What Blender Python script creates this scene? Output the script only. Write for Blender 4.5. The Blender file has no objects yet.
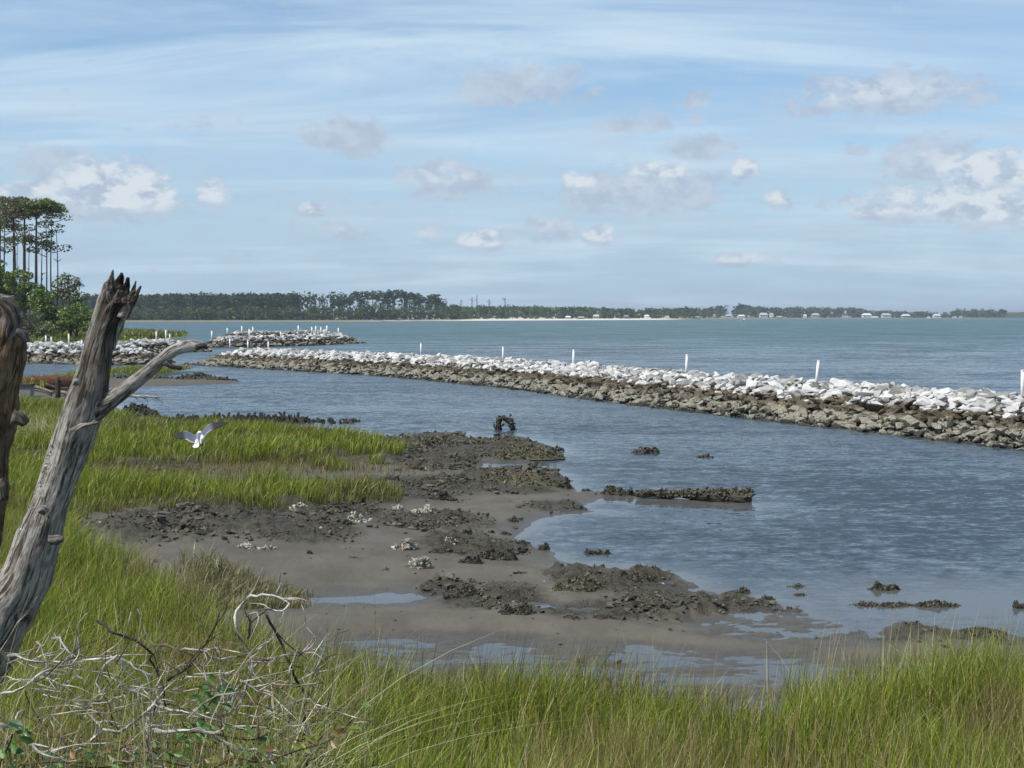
import bpy, bmesh, math, random
import numpy as np
from mathutils import Vector, Matrix, Euler
random.seed(7); rng = np.random.default_rng(7)
R = math.radians
scene = bpy.context.scene
C = scene.collection
# ------------------------------------------------------------------ camera
F = 1236.0; CAMH = 4.0; PITCH = math.atan((384 - 316.5) / F)
cam_data = bpy.data.cameras.new('camera'); cam = bpy.data.objects.new('camera', cam_data); C.objects.link(cam)
cam.location = (0, 0, CAMH); cam.rotation_euler = (math.pi / 2 - PITCH, 0, 0)
cam_data.sensor_width = 36; cam_data.lens = 36 * F / 1024; cam_data.clip_start = 0.1; cam_data.clip_end = 30000
scene.camera = cam
scene.view_settings.view_transform = 'Standard'; scene.view_settings.look = 'None'
scene.view_settings.exposure = 0; scene.view_settings.gamma = 1
try: scene.cycles.volume_bounces = 0; scene.cycles.max_bounces = 6; scene.cycles.transparent_max_bounces = 6
except Exception: pass
CP, SP = math.cos(PITCH), math.sin(PITCH)
def ray(px, py):
    a, b = (px - 512) / F, (384 - py) / F
    return a, CP + b * SP, b * CP - SP
def P(px, py, z=0.0):
    a, b, c = ray(px, py); t = (z - CAMH) / c
    return np.array([a * t, b * t, z])
def PD(px, py, D):
    a, b, c = ray(px, py); t = D / b
    return np.array([a * t, D, CAMH + c * t])
# ------------------------------------------------------------------ node helper
class NT:
    def __init__(s, tree): s.t = tree; s.n = tree.nodes; s.l = tree.links; s.n.clear()
    def node(s, typ, **kw):
        n = s.n.new(typ)
        for k, v in kw.items(): setattr(n, k, v)
        return n
    def set(s, sock, v):
        if isinstance(v, bpy.types.NodeSocket): s.l.new(v, sock)
        elif v is not None: sock.default_value = v
    def m(s, op, a, b=None, c=None, clamp=False):
        n = s.node('ShaderNodeMath', operation=op, use_clamp=clamp)
        for i, v in enumerate((a, b, c)): s.set(n.inputs[i], v)
        return n.outputs[0]
    def vm(s, op, a, b=None):
        n = s.node('ShaderNodeVectorMath', operation=op)
        s.set(n.inputs[0], a); s.set(n.inputs[1], b)
        return n.outputs[0]
    def comb(s, x, y, z):
        n = s.node('ShaderNodeCombineXYZ')
        for i, v in enumerate((x, y, z)): s.set(n.inputs[i], v)
        return n.outputs[0]
    def sep(s, v):
        n = s.node('ShaderNodeSeparateXYZ'); s.set(n.inputs[0], v); return n.outputs
    def noise(s, vec, scale, detail=4, rough=0.55, dist=0.0, out=0):
        n = s.node('ShaderNodeTexNoise'); s.set(n.inputs['Vector'], vec); n.inputs['Scale'].default_value = scale
        n.inputs['Detail'].default_value = detail; n.inputs['Roughness'].default_value = rough; n.inputs['Distortion'].default_value = dist
        return n.outputs[out]
    def ss(s, v, a, b, lo=0.0, hi=1.0):
        n = s.node('ShaderNodeMapRange', interpolation_type='SMOOTHSTEP')
        s.set(n.inputs['Value'], v); s.set(n.inputs['From Min'], a); s.set(n.inputs['From Max'], b)
        s.set(n.inputs['To Min'], lo); s.set(n.inputs['To Max'], hi); return n.outputs[0]
    def mix(s, f, a, b, blend='MIX'):
        n = s.node('ShaderNodeMix', data_type='RGBA', blend_type=blend)
        s.set(n.inputs[0], f); s.set(n.inputs[6], c4(a)); s.set(n.inputs[7], c4(b)); return n.outputs[2]
    def attr(s, name, out='Color'):
        n = s.node('ShaderNodeAttribute'); n.attribute_name = name; return n.outputs[out]
def c4(v): return (*v, 1.0) if isinstance(v, (tuple, list)) and len(v) == 3 else v
# ------------------------------------------------------------------ sky and sun
SUN_EL, SUN_AZ = R(54), R(236)          # azimuth clockwise from +Y: high, from behind left
world = bpy.data.worlds.new('World'); scene.world = world; world.use_nodes = True
W = NT(world.node_tree)
sky = W.node('ShaderNodeTexSky', sky_type='NISHITA', sun_disc=False, sun_elevation=SUN_EL, sun_rotation=SUN_AZ,
             air_density=1.0, dust_density=0.6, ozone_density=2.0, altitude=0)
dirv = W.node('ShaderNodeTexCoord').outputs['Generated']
dx, dy, dz = W.sep(dirv)
az = W.m('MULTIPLY', W.m('ARCTAN2', dx, dy), 57.29578)
el = W.m('MULTIPLY', W.m('ARCSINE', dz), 57.29578)
def adeg(px, py):
    a, b, c = ray(px, py); return math.degrees(math.atan2(a, b)), math.degrees(math.atan2(c, math.hypot(a, b)))
# cirrus: streaks laid on a high plane
den = W.m('ADD', W.m('MAXIMUM', dz, 0.0), 0.12)
cp = W.comb(W.m('DIVIDE', dx, den), W.m('DIVIDE', dy, den), 0.0)
rot = W.node('ShaderNodeMapping'); W.set(rot.inputs[0], cp); rot.inputs['Rotation'].default_value = (0, 0, R(14)); rot.inputs['Scale'].default_value = (0.55, 1.9, 1)
ci = W.noise(rot.outputs[0], 1.1, 7, 0.58, 0.9)
ci2 = W.noise(rot.outputs[0], 0.55, 3, 0.5, 0.4)
cirrus = W.m('MULTIPLY', W.ss(ci, 0.32, 0.70), W.ss(ci2, 0.30, 0.60), clamp=True)
cirrus = W.m('MULTIPLY', cirrus, 0.85)
# cumulus: patches over given bearings, torn by noise
av = W.comb(az, W.m('MULTIPLY', el, 1.5), 0.0)
n1 = W.noise(av, 0.85, 8, 0.60, 0.25); n2 = W.noise(W.vm('ADD', av, (0.12, -0.35, 3.7)), 0.85, 8, 0.60, 0.25)
n3 = W.noise(W.vm('ADD', av, (7.0, 2.0, 1.0)), 1.6, 6, 0.6, 0.2)
# px, py, rx, ry, weight, white
blobs = [(118, 200, 62, 40, 1.1, 1), (30, 195, 40, 16, .9, .6), (60, 168, 70, 22, .7, 0), (212, 200, 20, 24, .8, .7), (350, 142, 48, 26, .95, .05),
  (313, 212, 14, 11, 1, 1), (335, 232, 40, 14, .7, .4), (450, 185, 55, 26, .95, .35), (483, 243, 28, 14, 1, 1), (600, 238, 18, 16, .95, 1), (550, 232, 30, 22, .7, .5),
  (640, 195, 95, 34, .95, .25), (665, 174, 34, 14, 1, 1), (577, 185, 20, 14, .9, .9), (745, 172, 14, 14, 1, 1), (520, 90, 75, 28, .85, 0), (640, 124, 48, 15, .8, 0), (697, 112, 14, 24, .7, 0),
  (885, 100, 100, 28, 1, .35), (995, 180, 60, 30, 1, .9), (935, 165, 50, 30, .9, .35), (925, 210, 85, 24, .95, .8), (990, 215, 50, 26, 1, .9), (780, 202, 18, 14, .9, .7), (740, 262, 36, 10, .8, .7),
  (860, 152, 26, 9, .6, 0), (190, 125, 26, 10, .5, 0), (700, 150, 36, 20, .8, 0), (430, 238, 20, 14, .6, .6), (850, 150, 14, 8, .5, 0)]
cov = None; wh = None
for (bx, by, rx, ry, wt, w_) in blobs:
    a0, e0 = adeg(bx, by); ra, re = rx / F * 57.3 * 1.25, ry / F * 57.3 * 1.25
    qa = W.m('DIVIDE', W.m('SUBTRACT', az, a0), ra); qe = W.m('DIVIDE', W.m('SUBTRACT', el, e0), re)
    qf = W.m('MINIMUM', W.m('MULTIPLY', qe, 1.7), qe)      # flat base, piled top
    d2 = W.m('ADD', W.m('MULTIPLY', qa, qa), W.m('MULTIPLY', qf, qf))
    g = W.m('MULTIPLY', W.m('SUBTRACT', 1.0, d2, clamp=True), wt)
    cov = g if cov is None else W.m('MAXIMUM', cov, g)
    if w_ > 0:
        gw = W.m('MULTIPLY', W.m('MULTIPLY', g, w_), W.ss(qe, -0.45, 0.25)); wh = gw if wh is None else W.m('MAXIMUM', wh, gw)
# the same broken cumulus goes on round the rest of the sky
rest = W.m('MULTIPLY', W.ss(W.m('ABSOLUTE', az), 24.0, 32.0), W.m('MULTIPLY', W.ss(el, 1.5, 4.0), W.ss(el, 22.0, 9.0)))
big = W.ss(W.noise(W.vm('MULTIPLY', av, (0.25, 0.5, 1.0)), 0.5, 3, 0.5, 0.0), 0.42, 0.66)
cov = W.m('MAXIMUM', cov, W.m('MULTIPLY', rest, big))
wh = W.m('MAXIMUM', wh, W.m('MULTIPLY', W.m('MULTIPLY', rest, big), 0.5))
body = W.ss(W.m('ADD', W.m('MULTIPLY', cov, 0.75), W.m('MULTIPLY', W.m('SUBTRACT', n1, 0.5), 1.7)), 0.10, 0.60)
lit = W.m('MULTIPLY', W.ss(W.m('ADD', W.m('SUBTRACT', n1, n2), W.m('MULTIPLY', W.m('SUBTRACT', n3, 0.5), 0.35)), -0.16, 0.10), W.ss(W.m('ADD', wh, W.m('MULTIPLY', W.m('SUBTRACT', n3, 0.5), 0.5)), 0.08, 0.55), clamp=True)
veil = W.m('MULTIPLY', W.m('MULTIPLY', W.ss(el, 3.0, 5.0), W.ss(el, 11.5, 8.0)), W.ss(W.noise(W.vm('MULTIPLY', av, (0.35, 0.8, 1.0)), 0.6, 6, 0.6, 0.4), 0.38, 0.66))
# low haze layer of flat cloud just above the horizon
lowb = W.ss(el, 11.0, 1.0)
low = W.m('MULTIPLY', W.ss(el, 8.5, 2.5), W.ss(W.noise(W.vm('MULTIPLY', av, (0.28, 1.0, 1.0)), 0.8, 5, 0.55), 0.25, 0.75))
skyc = W.mix(1.0, sky.outputs[0], (0.90, 1.04, 1.12), 'MULTIPLY')
S = 0.125
def sc(c): return tuple(v / S for v in c)
skyc = W.mix(W.m('MULTIPLY', lowb, 0.85), skyc, sc((0.395, 0.575, 0.755)))
skyc = W.mix(W.m('ADD', 0.12, W.m('MULTIPLY', cirrus, 0.95)), skyc, sc((0.62, 0.775, 0.905)))
skyc = W.mix(W.m('MULTIPLY', low, 0.55), skyc, sc((0.41, 0.53, 0.67)))
skyc = W.mix(W.m('MULTIPLY', veil, 0.42), skyc, sc((0.54, 0.63, 0.745)))
skyc = W.mix(W.m('MULTIPLY', body, W.ss(n3, 0.2, 0.7, 0.62, 0.85)), skyc, W.mix(W.ss(n2, 0.35, 0.65), sc((0.545, 0.62, 0.735)), sc((0.435, 0.515, 0.645))))
skyc = W.mix(W.m('MULTIPLY', W.m('MULTIPLY', body, lit), 0.74), skyc, sc((0.76, 0.82, 0.87)))
bg = W.node('ShaderNodeBackground'); W.set(bg.inputs[0], skyc); bg.inputs[1].default_value = S
wo = W.node('ShaderNodeOutputWorld'); W.l.new(bg.outputs[0], wo.inputs[0])
sl = bpy.data.lights.new('sun', 'SUN'); sl.energy = 5.0; sl.angle = R(0.53); sl.color = (1.0, 0.95, 0.87)
so = bpy.data.objects.new('sun', sl); C.objects.link(so)
sd = Vector((math.sin(SUN_AZ) * math.cos(SUN_EL), math.cos(SUN_AZ) * math.cos(SUN_EL), math.sin(SUN_EL)))
so.rotation_euler = (-sd).to_track_quat('-Z', 'Y').to_euler(); so.location = (0, 0, 60)
# ------------------------------------------------------------------ numeric noise
def _h(ix, iy, iz, seed):
    n = (ix * 374761393 + iy * 668265263 + iz * 2147483647 + seed * 1274126177) & 0xffffffff
    n = ((n ^ (n >> 13)) * 1274126177) & 0xffffffff
    return ((n ^ (n >> 16)) & 0xffff) / 65535.0
def vnoise(x, y, z=None, seed=0):
    x = np.asarray(x, float); y = np.asarray(y, float); z = np.zeros_like(x) if z is None else np.asarray(z, float)
    xi, yi, zi = np.floor(x).astype(np.int64), np.floor(y).astype(np.int64), np.floor(z).astype(np.int64)
    fx, fy, fz = x - xi, y - yi, z - zi
    fx, fy, fz = [f * f * (3 - 2 * f) for f in (fx, fy, fz)]
    def L(a, b, t): return a + (b - a) * t
    r = [[L(_h(xi, yi + j, zi + k, seed), _h(xi + 1, yi + j, zi + k, seed), fx) for j in (0, 1)] for k in (0, 1)]
    return L(L(r[0][0], r[0][1], fy), L(r[1][0], r[1][1], fy), fz) * 2 - 1
def fbm(x, y, z=None, seed=0, o=4, g=0.5):
    s, a, t = 0, 1.0, 0
    for i in range(o):
        k = 2.03 ** i
        s = s + a * vnoise(np.asarray(x) * k + 13.7 * i, np.asarray(y) * k, None if z is None else np.asarray(z) * k, seed + i); t += a; a *= g
    return s / t
def ridged(x, y, seed=0, o=3):
    s, a, t = 0, 1.0, 0
    for i in range(o):
        k = 2.1 ** i; s = s + a * (1 - np.abs(vnoise(x * k + 9.1 * i, y * k, None, seed + i)) * 2); t += a; a *= 0.5
    return s / t
def sstep(v, a, b):
    t = np.clip((v - a) / (b - a), 0, 1); return t * t * (3 - 2 * t)
def poly_sd(x, y, poly):
    x = np.asarray(x, float); y = np.asarray(y, float)
    d = np.full(x.shape, 1e9); ins = np.zeros(x.shape, bool); n = len(poly)
    for i in range(n):
        ax, ay = poly[i][:2]; bx, by = poly[(i + 1) % n][:2]
        ex, ey = bx - ax, by - ay; L = ex * ex + ey * ey + 1e-12
        t = np.clip(((x - ax) * ex + (y - ay) * ey) / L, 0, 1)
        d = np.minimum(d, (x - ax - t * ex) ** 2 + (y - ay - t * ey) ** 2)
        c = (ay > y) != (by > y); ins ^= c & (x < (bx - ax) * (y - ay) / ((by - ay) if by != ay else 1e-9) + ax)
    d = np.sqrt(d); return np.where(ins, d, -d)
def line_d(x, y, pts):
    d = np.full(np.shape(x), 1e9)
    for (ax, ay), (bx, by) in zip(pts[:-1], pts[1:]):
        ex, ey = bx - ax, by - ay; t = np.clip(((x - ax) * ex + (y - ay) * ey) / (ex * ex + ey * ey + 1e-12), 0, 1)
        d = np.minimum(d, np.hypot(x - ax - t * ex, y - ay - t * ey))
    return d
def wp(l, z=0.05): return [tuple(P(a, b, z)[:2]) for a, b in l]
# ------------------------------------------------------------------ object helpers
def tag(o, label=None, cat=None, group=None, kind=None):
    for k, v in (('label', label), ('category', cat), ('group', group), ('kind', kind)):
        if v: o[k] = v
    return o
def empty(name, loc, label, cat, group=None):
    o = bpy.data.objects.new(name, None); o.empty_display_size = 0.2; o.location = tuple(map(float, loc)); C.objects.link(o)
    return tag(o, label, cat, group)
def mesh_np(name, V, Fs, mat, parent=None, attrs=None, smooth=False, org=None):
    """V: n x 3 world positions; Fs: face array or list of arrays (3 or 4 columns). Origin moved to org (or the parent's place)."""
    V = np.asarray(V, np.float64)
    if parent is not None: o0 = np.array(parent.location) if parent.get('_o') is None else np.array(parent['_o'])
    else: o0 = np.zeros(3) if org is None else np.asarray(org, float)
    V = V - o0
    me = bpy.data.meshes.new(name)
    if not isinstance(Fs, list): Fs = [Fs]
    Fs = [np.asarray(f, np.int32) for f in Fs if len(f)]
    me.vertices.add(len(V)); me.vertices.foreach_set('co', V.astype(np.float32).ravel())
    li = np.concatenate([f.ravel() for f in Fs]); tot = np.concatenate([np.full(len(f), f.shape[1], np.int32) for f in Fs])
    st = np.concatenate([[0], np.cumsum(tot)[:-1]]).astype(np.int32)
    me.loops.add(len(li)); me.loops.foreach_set('vertex_index', li)
    me.polygons.add(len(tot)); me.polygons.foreach_set('loop_start', st)
    try: me.polygons.foreach_set('loop_total', tot)
    except Exception: pass
    me.polygons.foreach_set('use_smooth', np.full(len(tot), smooth))
    for k, (typ, dat) in (attrs or {}).items():
        a = me.attributes.new(k, typ, 'POINT'); key = {'FLOAT': 'value', 'FLOAT_VECTOR': 'vector', 'FLOAT_COLOR': 'color'}[typ]
        a.data.foreach_set(key, np.asarray(dat, np.float32).ravel())
    me.update(calc_edges=True); me.validate()
    if mat: me.materials.append(mat)
    o = bpy.data.objects.new(name, me); C.objects.link(o)
    if parent is not None:
        o.parent = parent; o['_o'] = [float(v) for v in o0]
    else:
        o.location = tuple(o0)
        o['_o'] = [float(v) for v in o0]
    return o
class MB:
    """collects geometry as numpy chunks"""
    def __init__(s): s.V = []; s.T = []; s.Q = []; s.col = []; s.gr = []; s.n = 0
    def add(s, V, T=None, Q=None, col=None, gr=None):
        V = np.asarray(V, float); s.V.append(V)
        if T is not None and len(T): s.T.append(np.asarray(T) + s.n)
        if Q is not None and len(Q): s.Q.append(np.asarray(Q) + s.n)
        c = np.ones((len(V), 4)); 
        if col is not None: c[:, :3] = np.asarray(col)
        s.col.append(c); s.gr.append(np.zeros((len(V), 3)) if gr is None else gr); s.n += len(V); return s
    def build(s, name, mat, parent=None, smooth=False, org=None):
        Fs = []
        if s.T: Fs.append(np.concatenate(s.T))
        if s.Q: Fs.append(np.concatenate(s.Q))
        return mesh_np(name, np.concatenate(s.V), Fs, mat, parent, {'col': ('FLOAT_COLOR', np.concatenate(s.col)), 'grain': ('FLOAT_VECTOR', np.concatenate(s.gr))}, smooth, org)
    def box(s, c, sz, rz=0, col=None, tilt=0):
        M = (Euler((tilt, 0, rz)).to_matrix()); v = []
        for i in (-1, 1):
            for j in (-1, 1):
                for k in (-1, 1): v.append(np.array(M @ Vector((i * sz[0] / 2, j * sz[1] / 2, k * sz[2] / 2))) + np.array(c))
        return s.add(v, Q=[[0, 1, 3, 2], [4, 6, 7, 5], [0, 4, 5, 1], [2, 3, 7, 6], [0, 2, 6, 4], [1, 5, 7, 3]], col=col)
    def tube(s, pts, rad, seg=8, sub=0, amp=0.0, nf=6.0, col=None, seed=0, cap=True, warp=None, colf=None):
        pts = np.asarray(pts, float); rad = np.broadcast_to(np.asarray(rad, float), (len(pts),)).copy()
        if sub:
            pts, rad = catmull(pts, rad, sub)
        n = len(pts); tan = np.gradient(pts, axis=0); tan /= np.linalg.norm(tan, axis=1)[:, None] + 1e-9
        ref = np.array([0.0, 1.0, 0.0]) if abs(tan[0][1]) < 0.9 else np.array([1.0, 0, 0])
        U = []; u = ref - tan[0] * (ref @ tan[0]); u /= np.linalg.norm(u)
        for i in range(n):
            u = u - tan[i] * (u @ tan[i]); u /= np.linalg.norm(u) + 1e-9; U.append(u)
        U = np.array(U); Wv = np.cross(tan, U)
        L = np.concatenate([[0], np.cumsum(np.linalg.norm(np.diff(pts, axis=0), axis=1))])
        a = np.linspace(0, 2 * np.pi, seg, endpoint=False)
        A, LL = np.meshgrid(a, L); rr = rad[:, None] * np.ones_like(A)
        cx, cy = np.cos(A), np.sin(A)
        if amp:
            rr = rr * (1 + amp * fbm(cx * 1.6 + seed * 3.1, cy * 1.6, LL * nf, seed, 4) )
        if warp is not None: rr = warp(rr, A, LL / max(L[-1], 1e-6))
        V = pts[:, None] + U[:, None] * (cx * rr)[..., None] + Wv[:, None] * (cy * rr)[..., None]
        gr = np.stack([cx * rad.mean(), cy * rad.mean(), LL], -1).reshape(-1, 3)
        V = V.reshape(-1, 3)
        i = np.arange(n - 1)[:, None] * seg; j = np.arange(seg)[None]; j2 = (j + 1) % seg
        Q = np.stack([i + j, i + j2, i + seg + j2, i + seg + j], -1).reshape(-1, 4)
        T = []
        if cap:
            V = np.vstack([V, pts[:1], pts[-1:]]); gr = np.vstack([gr, [[0, 0, 0]], [[0, 0, L[-1]]]])
            k = n * seg
            T = [[k, (q + 1) % seg, q] for q in range(seg)] + [[k + 1, (n - 1) * seg + q, (n - 1) * seg + (q + 1) % seg] for q in range(seg)]
        cc = None
        if colf is not None:
            cc = colf(A, LL / max(L[-1], 1e-6)).reshape(-1, 3)
            if cap: cc = np.vstack([cc, cc[:1], cc[-1:]])
        elif col is not None: cc = col
        return s.add(V, T, Q, cc, gr)
def catmull(p, r, k):
    P0 = np.vstack([2 * p[0] - p[1], p, 2 * p[-1] - p[-2]]); R0 = np.concatenate([[r[0]], r, [r[-1]]])
    out, ro = [], []
    for i in range(1, len(P0) - 2):
        for t in np.linspace(0, 1, k, endpoint=False):
            a, b, c, d = P0[i - 1], P0[i], P0[i + 1], P0[i + 2]
            out.append(0.5 * (2 * b + (c - a) * t + (2 * a - 5 * b + 4 * c - d) * t * t + (3 * b - a - 3 * c + d) * t ** 3))
            ro.append(R0[i] * (1 - t) + R0[i + 1] * t)
    out.append(P0[-2]); ro.append(R0[-2]); return np.array(out), np.array(ro)
def fan_quads(nr, nc):
    i = np.arange(nr - 1)[:, None] * nc; j = np.arange(nc - 1)[None]
    return np.stack([i + j, i + j + 1, i + nc + j + 1, i + nc + j], -1).reshape(-1, 4)
# ------------------------------------------------------------------ materials
def material(name):
    m = bpy.data.materials.new(name); m.use_nodes = True; return m, NT(m.node_tree)
def finish(T, sh, vol=None, disp=None):
    o = T.node('ShaderNodeOutputMaterial'); T.l.new(sh, o.inputs[0])
def principled(T, col, rough=0.8, normal=None, spec=None, ior=None, extra=None):
    p = T.node('ShaderNodeBsdfPrincipled'); T.set(p.inputs['Base Color'], c4(col)); T.set(p.inputs['Roughness'], rough)
    if normal is not None: T.set(p.inputs['Normal'], normal)
    if spec is not None: T.set(p.inputs['Specular IOR Level'], spec)
    if ior: p.inputs['IOR'].default_value = ior
    return p
def bump(T, h, strength=0.5, dist=0.02, normal=None):
    b = T.node('ShaderNodeBump'); T.set(b.inputs['Height'], h); T.set(b.inputs['Strength'], strength); T.set(b.inputs['Distance'], dist)
    if normal is not None: T.set(b.inputs['Normal'], normal)
    return b.outputs[0]
def pos(T): return T.node('ShaderNodeNewGeometry').outputs['Position']
# water
M_water, T = material('sea_water')
pp = pos(T); calm = T.attr('calm', 'Fac'); rough_w = T.m('SUBTRACT', 1.0, calm, clamp=True)
gust = T.ss(T.noise(T.vm('MULTIPLY', pp, (0.5, 1.0, 1.0)), 0.10, 5, 0.6, 0.6), 0.30, 0.72)
gust2 = T.ss(T.noise(T.vm('MULTIPLY', pp, (0.35, 1.0, 1.0)), 0.012, 4, 0.55, 0.5), 0.35, 0.65)
def chop(scale, stretch, off):
    v = T.vm('ADD', T.vm('MULTIPLY', pp, (1.0, stretch, 1.0)), off); n = T.noise(v, scale, 2, 0.6, 0.3, out=1); return T.vm('SUBTRACT', n, (0.5, 0.5, 0.5))
sw = T.node('ShaderNodeVectorMath', operation='SCALE'); T.set(sw.inputs[0], chop(4.6, 1.6, (0, 0, 0))); sw.inputs['Scale'].default_value = 0.75
s2_ = T.node('ShaderNodeVectorMath', operation='SCALE'); T.set(s2_.inputs[0], chop(1.5, 2.0, (5, 9, 0))); s2_.inputs['Scale'].default_value = 0.62
s3_ = T.node('ShaderNodeVectorMath', operation='SCALE'); T.set(s3_.inputs[0], chop(0.30, 2.2, (15, 3, 0))); s3_.inputs['Scale'].default_value = 0.36
s4_ = T.node('ShaderNodeVectorMath', operation='SCALE'); T.set(s4_.inputs[0], chop(0.06, 2.6, (2, 33, 0))); s4_.inputs['Scale'].default_value = 0.30
s5_ = T.node('ShaderNodeVectorMath', operation='SCALE'); T.set(s5_.inputs[0], chop(10.0, 1.4, (2, 3, 0))); s5_.inputs['Scale'].default_value = 0.45
tot_ = T.vm('ADD', T.vm('ADD', T.vm('ADD', sw.outputs[0], s2_.outputs[0]), T.vm('ADD', s3_.outputs[0], s4_.outputs[0])), s5_.outputs[0])
amp_ = T.m('MULTIPLY', rough_w, T.m('ADD', 0.55, T.m('MULTIPLY', gust, 0.45)))
nx, ny, nz_ = T.sep(tot_)
nb = T.vm('NORMALIZE', T.comb(T.m('MULTIPLY', nx, T.m('MULTIPLY', amp_, 0.7)), T.m('MULTIPLY', T.m('SUBTRACT', ny, T.m('ADD', 0.155, T.m('MULTIPLY', T.ss(T.sep(pp)[1], 60.0, 300.0), 0.12))), amp_), 1.0))
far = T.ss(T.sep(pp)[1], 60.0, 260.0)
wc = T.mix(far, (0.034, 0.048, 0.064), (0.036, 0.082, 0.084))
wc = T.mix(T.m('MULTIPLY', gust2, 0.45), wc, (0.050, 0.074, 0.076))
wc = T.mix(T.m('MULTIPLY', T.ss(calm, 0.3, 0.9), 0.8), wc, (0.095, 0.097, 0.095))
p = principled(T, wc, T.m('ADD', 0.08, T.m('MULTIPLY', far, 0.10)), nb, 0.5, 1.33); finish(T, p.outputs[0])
# ground
M_ground, T = material('mud_and_turf')
pp = pos(T); px_, py_, pz_ = T.sep(pp)
turf = T.attr('turf', 'Fac'); lump = T.attr('lump', 'Fac')
g1 = T.noise(pp, 1.3, 6, 0.6); g2 = T.noise(pp, 9.0, 5, 0.65); g3 = T.noise(pp, 38.0, 4, 0.6)
mud = T.mix(T.ss(g1, 0.3, 0.7), (0.084, 0.075, 0.060), (0.122, 0.110, 0.089))
mud = T.mix(T.m('MULTIPLY', T.ss(g2, 0.5, 0.75), 0.5), mud, (0.085, 0.072, 0.055))
crust = T.mix(T.ss(g2, 0.35, 0.65), (0.040, 0.036, 0.026), (0.098, 0.092, 0.062))
g4 = T.noise(T.vm('MULTIPLY', pp, (1.0, 0.7, 1.0)), 5.0, 6, 0.7, 0.6)
mud = T.mix(T.m('MULTIPLY', T.m('ADD', 0.12, T.m('MULTIPLY', lump, 0.88)), T.ss(T.m('ADD', g4, T.m('MULTIPLY', g1, 0.3)), 0.50, 0.72)), mud, crust)
mud = T.mix(T.m('MULTIPLY', T.m('MULTIPLY', lump, 0.6), T.ss(g4, 0.56, 0.64)), mud, (0.040, 0.036, 0.027))  # hollows of the lumpy mud darkened: cavity shade painted into the colour
wet = T.ss(T.m('ADD', pz_, T.m('MULTIPLY', T.m('SUBTRACT', g2, 0.5), 0.03)), 0.06, 0.0)
mud = T.mix(T.m('MULTIPLY', wet, 0.8), mud, (0.058, 0.050, 0.040))
soil = T.mix(T.ss(g2, 0.35, 0.7), (0.045, 0.040, 0.022), (0.10, 0.085, 0.05))
colr = T.mix(turf, mud, soil)
hb = T.m('ADD', T.m('ADD', T.m('MULTIPLY', g2, 0.5), T.m('MULTIPLY', T.m('MULTIPLY', g4, -0.8), lump)), T.m('MULTIPLY', g3, T.m('ADD', 0.12, T.m('MULTIPLY', lump, 0.35))))
nb = bump(T, hb, T.m('ADD', 0.5, T.m('MULTIPLY', lump, 0.5)), T.m('ADD', 0.05, T.m('MULTIPLY', lump, 0.08)))
rg = T.m('SUBTRACT', 0.70, T.m('MULTIPLY', wet, 0.30)); p = principled(T, colr, rg, nb, T.m('ADD', 0.22, T.m('MULTIPLY', wet, 0.2))); finish(T, p.outputs[0])
def leafy(name, trans=0.35, gain=1.0, gloss=0.03):
    M, T = material(name); c = T.attr('col')
    if gain != 1.0: c = T.mix(1.0, c, (gain, gain, gain), 'MULTIPLY')
    d = T.node('ShaderNodeBsdfDiffuse'); T.set(d.inputs[0], c); t = T.node('ShaderNodeBsdfTranslucent')
    T.set(t.inputs[0], T.mix(1.0, c, (1.05, 1.15, 0.6), 'MULTIPLY')); mx = T.node('ShaderNodeMixShader'); mx.inputs[0].default_value = trans
    T.l.new(d.outputs[0], mx.inputs[1]); T.l.new(t.outputs[0], mx.inputs[2]); g = T.node('ShaderNodeBsdfGlossy'); g.inputs['Roughness'].default_value = 0.45
    g.inputs['Color'].default_value = (1, 1, 1, 1)
    m2 = T.node('ShaderNodeMixShader'); m2.inputs[0].default_value = gloss; T.l.new(mx.outputs[0], m2.inputs[1]); T.l.new(g.outputs[0], m2.inputs[2])
    finish(T, m2.outputs[0]); return M
M_grass = leafy('marsh_grass_blade', 0.35); M_leaf = leafy('leaf', 0.3); M_far = leafy('distant_foliage', 0.1, 1.0, 0.0)
def matte(name, rough=0.85, nscale=12.0, var=0.35, bstr=0.5, bdist=0.01, spec=0.3):
    M, T = material(name); c = T.attr('col'); pp = pos(T); n = T.noise(pp, nscale, 5, 0.65)
    c = T.mix(T.ss(n, 0.3, 0.7), T.mix(1.0, c, (1 - var,) * 3, 'MULTIPLY'), T.mix(1.0, c, (1 + var * 0.5,) * 3, 'MULTIPLY'))
    p = principled(T, c, rough, bump(T, n, bstr, bdist), spec); finish(T, p.outputs[0]); return M
M_paint = matte('painted_or_plain', 0.6, 6.0, 0.1, 0.1, 0.005); M_crust = matte('oyster_crust', 0.75, 30.0, 0.45, 0.8, 0.02); M_shell = matte('oyster_shell', 0.6, 25.0, 0.4, 0.7, 0.02)
M_feather = matte('feather', 0.7, 60.0, 0.1, 0.2, 0.002)
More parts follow.
